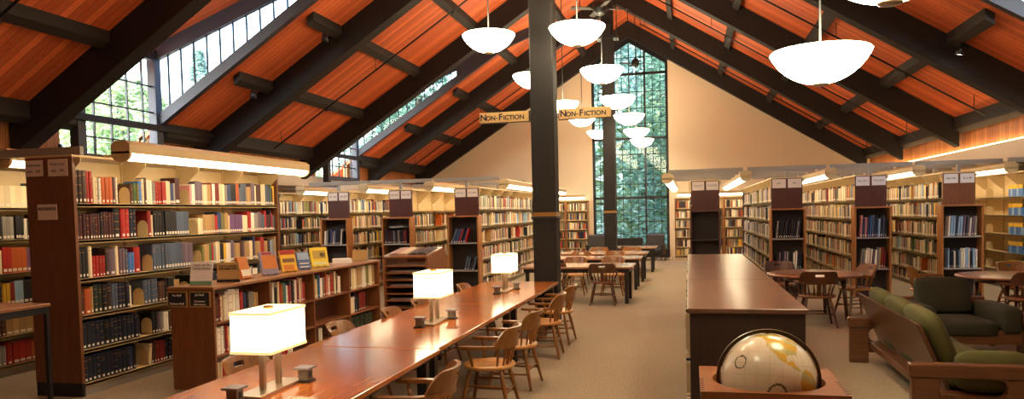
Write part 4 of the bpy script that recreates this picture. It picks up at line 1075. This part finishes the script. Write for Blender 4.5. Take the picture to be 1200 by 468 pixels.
bm = NB(); box(bm, -.65, .65, -.22, .22, .36, .46, .02); obj('seat', bm, M['leather'], t)
bm = NB(); box(bm, -.65, .65, .16, .24, .46, .78, .02); obj('backrest', bm, M['leather'], t)
for sx in (-.58, .58):
    bm = NB(); box(bm, sx-.03, sx+.03, -.18, .18, 0, .36, .005); obj('leg', bm, M['tableleg'], t)

# ------------------------------------------------------------------ round tables on the right
for x, y, lab in ((1.96, 12.72, 'round wooden table right of the copper-topped counter'), (4.62, 12.3, 'round wooden table at the right photo edge behind the armchair')):
    t = thing('round_table', lab, 'table', (x, y, 0), .3, 'round wooden tables')
    bm = NB(); lathe(bm, [(0,.69),(.70,.69),(.725,.697),(.73,.71),(.725,.722),(.7,.726),(0,.726)], 48); obj('tabletop', bm, M['roundtop'], t)
    bm = NB(); lathe(bm, [(.42,.62),(.47,.62),(.47,.69),(.42,.69),(.42,.62)], 32); obj('apron', bm, M['chairdark'], t)
    for k in range(4):
        a = PI/4+k*PI/2; bm = NB(); tube(bm, [(.44*math.cos(a), .44*math.sin(a), .69), (.5*math.cos(a), .5*math.sin(a), 0)], [.035, .025], 10); obj('leg', bm, M['chairdark'], t)
G4 = 'chairs around the round tables'
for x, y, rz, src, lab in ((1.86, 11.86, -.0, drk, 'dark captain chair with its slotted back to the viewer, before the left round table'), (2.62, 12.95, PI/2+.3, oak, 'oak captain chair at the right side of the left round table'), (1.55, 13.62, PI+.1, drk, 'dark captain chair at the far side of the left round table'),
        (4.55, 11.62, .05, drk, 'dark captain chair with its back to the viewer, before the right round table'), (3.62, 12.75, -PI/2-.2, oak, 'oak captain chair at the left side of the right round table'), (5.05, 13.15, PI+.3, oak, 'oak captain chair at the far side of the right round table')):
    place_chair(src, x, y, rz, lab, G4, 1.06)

# ------------------------------------------------------------------ copper-topped counter (two low bookcases)
for k, (a, b, l) in enumerate(((5.56, 7.885, 'nearer half, behind the globe'), (7.89, 12.3, 'farther half'))):
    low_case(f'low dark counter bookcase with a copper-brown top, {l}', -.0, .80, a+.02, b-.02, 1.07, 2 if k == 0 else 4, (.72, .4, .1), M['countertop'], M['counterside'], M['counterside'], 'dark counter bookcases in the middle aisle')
    for z, hm in ((.72, .29), (.4, .28), (.1, .26)):
        fill_stuff((-.03, b-.1, z+.002), (0,-1,0), b-a-.3, -PI/2, z+.002, hm, FICT, dep=.2)
# ------------------------------------------------------------------ globe on its stand
GX, GY, GZ, GR = .415, 4.27, .855, .250
land = [[(-168,66),(-156,71),(-128,70),(-95,72),(-82,68),(-94,60),(-82,55),(-78,62),(-65,60),(-56,52),(-66,45),(-75,38),(-81,31),(-80,25),(-84,30),(-97,27),(-97,20),(-88,21),(-87,16),(-83,14),(-78,9),(-84,9),(-95,15),(-106,21),(-113,30),(-118,34),(-124,41),(-125,49),(-135,58),(-150,60),(-162,56),(-158,62)],
        [(-78,8),(-72,12),(-60,9),(-50,1),(-35,-6),(-39,-15),(-48,-27),(-58,-36),(-65,-45),(-69,-54),(-74,-50),(-72,-35),(-70,-20),(-77,-12),(-81,-5)],
        [(172,-35),(178,-38),(174,-41),(168,-46),(167,-44),(173,-40)], [(114,-22),(122,-17),(131,-12),(142,-11),(146,-19),(153,-27),(149,-38),(138,-35),(129,-32),(116,-35)]]
rings_ = [(-157, 16, 8, 1.8), (-109, -19, 10, 2.8)]
def inpoly(x, y, P):
    r = False; j = len(P)-1
    for i in range(len(P)):
        if (P[i][1] > y) != (P[j][1] > y) and x < (P[j][0]-P[i][0])*(y-P[i][1])/(P[j][1]-P[i][1])+P[i][0]: r = not r
        j = i
    return r
NU, NV = 240, 120
gv, gf, gc = [], [], []
lon0 = -115
for j in range(NV+1):
    la = -PI/2+PI*j/NV
    for i in range(NU):
        lo = 2*PI*i/NU - PI
        a = lo-rad(lon0)
        gv.append((GR*math.cos(la)*math.sin(a), -GR*math.cos(la)*math.cos(a), GR*math.sin(la)))
for j in range(NV):
    la = -90+180*(j+.5)/NV
    for i in range(NU):
        lo = -180+360*(i+.5)/NU
        gf.append((j*NU+i, j*NU+(i+1) % NU, (j+1)*NU+(i+1) % NU, (j+1)*NU+i))
        c = (.80, .74, .57)
        if abs(lo % 15) < 1.6 or abs(la % 15) < 1.6: c = (.73, .67, .51)
        for q, P in enumerate(land):
            if inpoly(lo, la, P): c = (.72, .48, .08) if (la+lo*.3) % 23 > 9 else (.55, .50, .20)
        for x, y, r, wd in rings_:
            d = math.hypot((lo-x)*math.cos(rad(la)), la-y)
            if abs(d-r) < wd*.5: c = (.16, .15, .08)
        gc.append(c)
me = bpy.data.meshes.new('sphere'); me.from_pydata(gv, [], gf); at = me.color_attributes.new('Col', 'FLOAT_COLOR', 'CORNER')
for p in me.polygons:
    p.use_smooth = True
    for li in p.loop_indices: at.data[li].color = (*gc[p.index], 1)
me.materials.append(M['globe'])
globe = thing('globe', 'large cream globe with yellow continents resting in the wooden stand', 'globe', (GX, GY, GZ))
o = bpy.data.objects.new('sphere', me); COL.objects.link(o); o.parent = globe; o.rotation_euler = (rad(-15), rad(3), 0)
bm = NB(); n = 64
for y0, y1, r0, r1 in ((-.012, .012, GR+.007, GR+.025),):
    rr = []
    for i in range(n):
        a = 2*PI*i/n; s, c = math.sin(a), math.cos(a)
        rr.append([bm.verts.new((r*c, y, r*s)) for r, y in ((r0,y0),(r1,y0),(r1,y1),(r0,y1))])
    for i in range(n):
        for k in range(4): bm.faces.new((rr[i][k], rr[i][(k+1) % 4], rr[(i+1) % n][(k+1) % 4], rr[(i+1) % n][k]))
obj('meridian_ring', bm, plain('dark_bronze', (.11, .07, .03), .35, .8), globe)
for sg in (-1, 1):
    bm = NB(); tube(bm, [(0,0,sg*(GR-.002)), (0,0,sg*(GR+.02))], .01, 8); obj('axis_pin', bm, M['brass'], globe)
st = thing('globe_stand', 'wooden cherry globe stand in front of the copper-topped counter', 'stand', (GX, GY, 0))
bm = NB(); hx_, hy_, ro = .365, .325, GR+.045   # square top frame with a round hole
def sq(a):
    c, s = math.cos(a), math.sin(a); k = min(hx_/abs(c) if abs(c) > 1e-6 else 9, hy_/abs(s) if abs(s) > 1e-6 else 9); return (k*c, k*s)
angs = sorted(set([2*PI*i/64 for i in range(64)]+[math.atan2(sy*hy_, sx*hx_) % (2*PI) for sx in (-1,1) for sy in (-1,1)]))
lv = []
for a in angs:
    o_ = sq(a); i_ = (ro*math.cos(a), ro*math.sin(a))
    lv.append([bm.verts.new((p[0], p[1], z)) for p, z in ((o_, .80), (i_, .80), (i_, .85), (o_, .85))])
for i in range(len(lv)):
    j = (i+1) % len(lv)
    for k in range(4): bm.faces.new((lv[i][k], lv[i][(k+1) % 4], lv[j][(k+1) % 4], lv[j][k]))
obj('top_frame', bm, M['globewood'], st)
for k in range(6):
    for sx in (-1, 1):
        bm = NB(); y = -.29+k*.05
        box(bm, min(sx*.3656, sx*.345), max(sx*.3656, sx*.345), y, y+.022, .8505-.0004, .8512); obj('finger_joint', bm, M['lowback'], st)
for sx in (-1, 1):
    for sy in (-1, 1):
        bm = NB(); box(bm, sx*.33-.028, sx*.33+.028, sy*.29-.028, sy*.29+.028, 0, .80, .006); obj('leg', bm, M['globewood'], st)
for sy in (-1, 1):
    bm = NB(); box(bm, -.31, .31, sy*.29-.012, sy*.29+.012, .70, .80, .003); obj('apron', bm, M['globewood'], st)
for sx in (-1, 1):
    bm = NB(); box(bm, sx*.33-.012, sx*.33+.012, -.27, .27, .70, .80, .003); obj('apron', bm, M['globewood'], st)
bm = NB(); box(bm, -.31, .31, -.03, .03, .2, .24, .004); obj('stretcher', bm, M['globewood'], st)
bm = NB(); tube(bm, [(0,0,.24), (0,0,.50), (0,0,.585)], [.03,.03,.05], 12); obj('support_post', bm, M['globewood'], st)
for sx in (-1, 1):
    bm = NB(); box(bm, sx*.33-.02, sx*.33+.02, -.27, .27, .2, .24, .004); obj('stretcher', bm, M['globewood'], st)

# ------------------------------------------------------------------ sofa and armchair
def cushion(bm, x0, x1, y0, y1, z0, z1, r, mat=None, puff=.03):
    vs0 = len(bm.verts); t_ = bmesh.new()
    box(t_, x0, x1, y0, y1, z0, z1)
    bmesh.ops.subdivide_edges(t_, edges=t_.edges[:], cuts=5, use_grid_fill=True)
    c = Vector(((x0+x1)/2, (y0+y1)/2, (z0+z1)/2)); h = Vector(((x1-x0)/2, (y1-y0)/2, (z1-z0)/2))
    for v in t_.verts:
        d = v.co-c; q = Vector((d.x/h.x, d.y/h.y, d.z/h.z))
        inner = Vector(tuple(max(-h[i]+r, min(h[i]-r, d[i])) for i in range(3))); e = d-inner
        if e.length > 1e-6: d = inner+e.normalized()*r
        for i in range(3):
            j, k = (i+1) % 3, (i+2) % 3
            if abs(q[i]) > .99: d[i] += math.copysign(puff*(1-q[j]**2)*(1-q[k]**2), q[i])
        v.co = c+d
    for f in t_.faces: f.smooth = True
    if mat is not None: bmesh.ops.transform(t_, matrix=mat, verts=t_.verts[:])
    tmp = bpy.data.meshes.new('tmp'); t_.to_mesh(tmp); t_.free(); bm.from_mesh(tmp); bpy.data.meshes.remove(tmp)
def lounge(name, label, cat, loc, rz, Lg, nc, dep, zarm=.6, zback=.8, front_rail=True, cm=None, cu=None, arm_th=.07, backcush=.0, armcush=.16, by0=.03, by1=-.1, rail=(.17,.30), lowrail=(.17,.30), boxy=False):
    """back along local y, seat facing local +x; arms are open plank frames with inset cushions"""
    t = thing(name, label, cat, loc, rz)
    cm = cm or M['olive']
    ys_ = (0, Lg-arm_th)
    for y in ys_:
        bm = NB()
        pts_o = [(0, 0), (0, zarm), (dep, zarm), (dep, 0), (dep-.2, 0), (dep-.2, .19), (.2, .19), (.2, 0)]
        # plank frame: two leg boards, top rail, lower rail
        box(bm, 0, .2, y, y+arm_th, 0, zarm-.12, .008); box(bm, dep-.2, dep, y, y+arm_th, 0, zarm-.12, .008)
        box(bm, -.02, dep+.02, y-.01, y+arm_th+.01, zarm-.12, zarm, .02, 3); box(bm, .2, dep-.2, y, y+arm_th, lowrail[0], lowrail[1], .01)
        for (xa, za, s1, s2) in ((.2, zarm-.12, 1, -1), (dep-.2, zarm-.12, -1, -1), (.2, lowrail[1], 1, 1), (dep-.2, lowrail[1], -1, 1)):
            P = [(xa, za), (xa+s1*.05, za), (xa+s1*.015, za+s2*.015), (xa, za+s2*.05)]; prism(bm, P, 'y', y, y+arm_th)
        obj('arm_frame', bm, M['sofawood'], t)
    sl = -.42   # back slope dx/dz
    xb = lambda z: .09-sl*(zback-z)*1.0
    bm = NB(); prism(bm, [(xb(zback), zback), (xb(zback)+.045, zback-.01), (xb(.22)+.045, .2), (xb(.22), .22)], 'y', arm_th+by0, Lg+by1, bev=.012); obj('back_panel', bm, M['sofawood_y'], t)
    bm = NB(); box(bm, .2, dep-.06, arm_th+.01, Lg-arm_th-.01, .18, .25, .006); obj('seat_deck', bm, M['sofawood_y'], t)
    bm = NB(); box(bm, dep-.06, dep-.02, arm_th, Lg-arm_th, rail[0], rail[1], .008); obj('front_rail', bm, M['sofawood_y'], t)
    y0, y1 = arm_th+.02, Lg-arm_th-.02; cw = (y1-y0-2*armcush)/nc
    for i in range(nc):
        a = y0+armcush+i*cw
        bm = NB(); cushion(bm, .3, dep, a+.005, a+cw-.005, .255, .43, .04 if boxy else .06, None, .012 if boxy else .02); obj('seat_cushion', bm, cm, t)
        rt = Matrix.Translation((xb(.4)+.05, 0, .40)) @ Matrix.Rotation(math.atan(sl), 4, 'Y')
        bm = NB(); cushion(bm, 0, .16, a+.006, a+cw-.006, 0, .49+backcush, .045 if boxy else .07, rt, .012 if boxy else .025); obj('back_cushion', bm, cu or cm, t)
    for a in (y0-.02, y1-armcush+.02):
        bm = NB(); cushion(bm, .2 if boxy else .36, dep-.0, a, a+armcush, .28, zarm+.075, .05 if boxy else .06, None, .008 if boxy else .015); obj('arm_cushion', bm, cm, t)
    return t
lounge('sofa', 'long oak-framed sofa with olive cushions, at lower right with its back to the aisle', 'sofa', (1.735, 6.5, 0), -.017, 2.68, 3, .88, zarm=.52, arm_th=.08, zback=.80, by0=.17, by1=.02, armcush=.14, lowrail=(.12, .25))
lounge('armchair', 'wide dark olive armchair in an oak frame facing the viewer, beyond the sofa', 'armchair', (2.47, 10.52, 0), -PI/2+.03, 1.24, 1, 1.12, zarm=.52, zback=.62, cm=M['olivedark'], arm_th=.07, armcush=.22, backcush=-.04, rail=(.17,.34), boxy=True)
# ------------------------------------------------------------------ hanging signs
for x, lab in ((-2.82, 'tan NON-FICTION sign hung left of the near column'), (-1.535, 'tan NON-FICTION sign hung right of the near column')):
    t = thing('hanging_sign', lab, 'sign', (x, 11.5, 3.32), 0, 'hanging signs on the near column')
    bm = NB(); box(bm, -.40, .40, -.03, .03, -.08, .08, .004); b_ = obj('board', bm, M['signtan'], t)
    bm = NB(); box(bm, -.405, .405, -.02, .045, -.088, -.078); sx = 1 if x < -2.2 else -1
    box(bm, min(sx*.40, sx*.415), max(sx*.40, sx*.415), -.02, .045, -.088, .088); obj('edge_trim', bm, M['black'], t)
    for tx, sz, x_, z_ in (('N', .135, -.335, 0), ('ON', .1, -.215, -.012), ('-', .1, -.115, -.005), ('F', .135, -.055, 0), ('ICTION', .1, .16, -.012)): text('lettering', tx, sz, M['ink'], b_, (x_, -.031, z_), bold=.03)
    for z in (-.04, .05):
        bm = NB(); xa, xb = (.40, .45) if sx > 0 else (-.50, -.40); tube(bm, [(xa, .02, z), (xb, .02, z)], .006, 6); obj('rod', bm, M['black'], t)

# ------------------------------------------------------------------ the remaining books as one object
me = bpy.data.meshes.new('shelved_books'); me.from_pydata([tuple(v) for v in SV], [], SF)
at = me.color_attributes.new('Col', 'FLOAT_COLOR', 'CORNER')
buf = []
for f, c in zip(SF, SC): buf += [c[0], c[1], c[2], 1.0]*len(f)
at.data.foreach_set('color', buf); me.materials.append(M['bookcol'])
o = bpy.data.objects.new('shelved_books', me); COL.objects.link(o); o['kind'] = 'stuff'
tag(o, 'rows of mixed books filling the farther shelves', 'books')

# ------------------------------------------------------------------ outside
bm = NB(); box(bm, -60, 50, YB+.2, 90, -.4, -.2); struct('trim_98', bm, M['ground'])
bm = NB(); box(bm, -60, -14.3, -20, YB+.2, -.4, -.2); struct('trim_99', bm, M['ground'])
def tree_mesh(seed, H, W, n, conif=True, ls=.22):
    r = random.Random(seed); V, F = [], []
    for i in range(n):
        u = r.random()**.8; z = H*(.06+.94*u)
        rr = W*(1-u*.92)*(.35+.65*math.sqrt(r.random())) if conif else W*math.sqrt(max(.05, 1-(2*u-1)**2))*(.4+.6*math.sqrt(r.random()))
        br = int(r.random()*9)*2*PI/9+z*2.4+r.gauss(0, .16) if conif else r.random()*2*PI
        p = Vector((rr*math.cos(br), rr*math.sin(br), z-(rr*.25 if conif else 0)))
        d = Euler((r.uniform(-.8,.8), r.uniform(-.8,.8), r.uniform(0, 6.28))).to_matrix()
        s = ls*r.uniform(.5, 1.3); b = len(V)
        for q in ((-s*.35,0,0),(0,-s*.6,.0),(s*.35,0,0),(0,s*.9,-s*.15)): V.append(p+d @ Vector(q))
        F.append((b,b+1,b+2,b+3))
    me = bpy.data.meshes.new('foliage'); me.from_pydata([tuple(v) for v in V], [], F); return me
def trunk_mesh(H, r):
    bm = NB(); tube(bm, [(0,0,-.3),(r*.3,0,H*.3),(-r*.2,r*.3,H*.6),(0,0,H*.97)], [r, r*.8, r*.5, r*.08], 10)
    rr = random.Random(3)
    for k in range(16):
        z = H*(.12+.8*k/16); a = k*2.4; l = H*.22*(1-k/18); tube(bm, [(0,0,z),(l*.5*math.cos(a), l*.5*math.sin(a), z+.05), (l*math.cos(a), l*math.sin(a), z-l*.22)], [r*.22, r*.14, .012], 6)
    me = bpy.data.meshes.new('trunk'); bmesh.ops.recalc_face_normals(bm, faces=bm.faces[:]); bm.to_mesh(me); bm.free(); me.materials.append(M['bark']); return me
TM = [tree_mesh(1, 15, 3.2, 9000), tree_mesh(2, 12, 2.8, 8000), tree_mesh(3, 9, 3.2, 9000, False, .26)]
for m_, l in zip(TM, ('leaf1', 'leaf2', 'leaf3')): m_.materials.append(M[l])
TK = [trunk_mesh(15, .28), trunk_mesh(12, .22), trunk_mesh(8, .2)]
sp = [(0, -.4, 34, 0, 'tall dark fir outside the end window, trunk near its right edge'), (1, -3.8, 36, 1, 'blue-green fir outside the end window, at its left'), (2, -2.2, 38.5, 2, 'yellow-green leafy tree outside, middle of the end window'), (1, 1.2, 41, 3, 'blue-green fir far outside, right part of the end window'), (0, -5.8, 43, 4, 'tall dark fir far outside, left part of the end window'), (1, -1.8, 46, 2, 'blue-green fir farthest outside the end window'), (0, .9, 50, 5, 'tall dark fir farthest outside, right of the window middle'), (2, -7, 50, 1, 'yellow-green leafy tree farthest outside, left side of the end window'), (1, -3.2, 52, 3, 'blue-green fir in the distance behind the window middle'),
      (2, -17.5, 13.5, 0, 'yellow-green leafy tree outside the nearest dormer window'), (1, -20, 17.5, 1, 'blue-green fir outside the nearest dormer, farther along'), (2, -18.5, 21.5, 2, 'yellow-green leafy tree outside between the two dormers'), (0, -22, 25, 3, 'tall dark fir outside the farther dormer window'), (2, -17.5, 28, 4, 'yellow-green leafy tree outside the farther dormer window'), (1, -19, 33, 5, 'blue-green fir outside, beyond the farther dormer window'), (0, -15.5, 42, 1, 'tall dark fir seen through the upper part of the farther dormer'), (1, -18.5, 45, 2, 'blue-green fir seen through the middle of the farther dormer'), (0, -21, 47, 3, 'tall dark fir seen through the lower part of the farther dormer'), (1, -26, 36, 4, 'blue-green fir far outside the nearest dormer cheek')]
for k, (i, x, y, r, lab) in enumerate(sp):
    t = thing('fir_tree' if i < 2 else 'leafy_tree', lab, 'tree', (x, y, -.2), r*1.1, 'trees outside the windows')
    s = (1, 1.15, .9, 1.3, 1.2, 1.4, 1.35, 1.4, 1.5)[k] if k < 9 else (.62, .55, .75, .6, .8, .8, 1.25, 1.45, 1.1, .95)[k-9]
    t.scale = (s, s, s)
    for nm_, me in (('trunk', TK[i]), ('foliage', TM[i])):
        o = bpy.data.objects.new(nm_, me); COL.objects.link(o); o.parent = t

# ------------------------------------------------------------------ sky, lamps, exposure
w = bpy.data.worlds.new('sky'); sc.world = w; w.use_nodes = True
N, L = w.node_tree.nodes, w.node_tree.links
bg = N['Background']; sk = N.new('ShaderNodeTexSky'); sk.sky_type = 'NISHITA'; sk.sun_disc = False; sk.sun_elevation = rad(48); sk.sun_rotation = rad(200); sk.air_density = 1.2; sk.dust_density = 3.5
L.new(sk.outputs['Color'], bg.inputs['Color']); bg.inputs['Strength'].default_value = 1.15
def plight(name, loc, e, r=.2, c=LAMPC):
    l = bpy.data.lights.new(name, 'POINT'); l.energy = e; l.shadow_soft_size = r; l.color = c
    o = bpy.data.objects.new(name, l); COL.objects.link(o); o.location = loc
vs = sc.view_settings; vs.view_transform = 'Standard'; vs.look = 'None'; vs.exposure = 1.15; vs.gamma = 1; vs.use_curve_mapping = False
bpy.context.view_layer.update()
print('books', NBOOK, 'stuff books verts', len(SV), 'objects', len(bpy.data.objects))
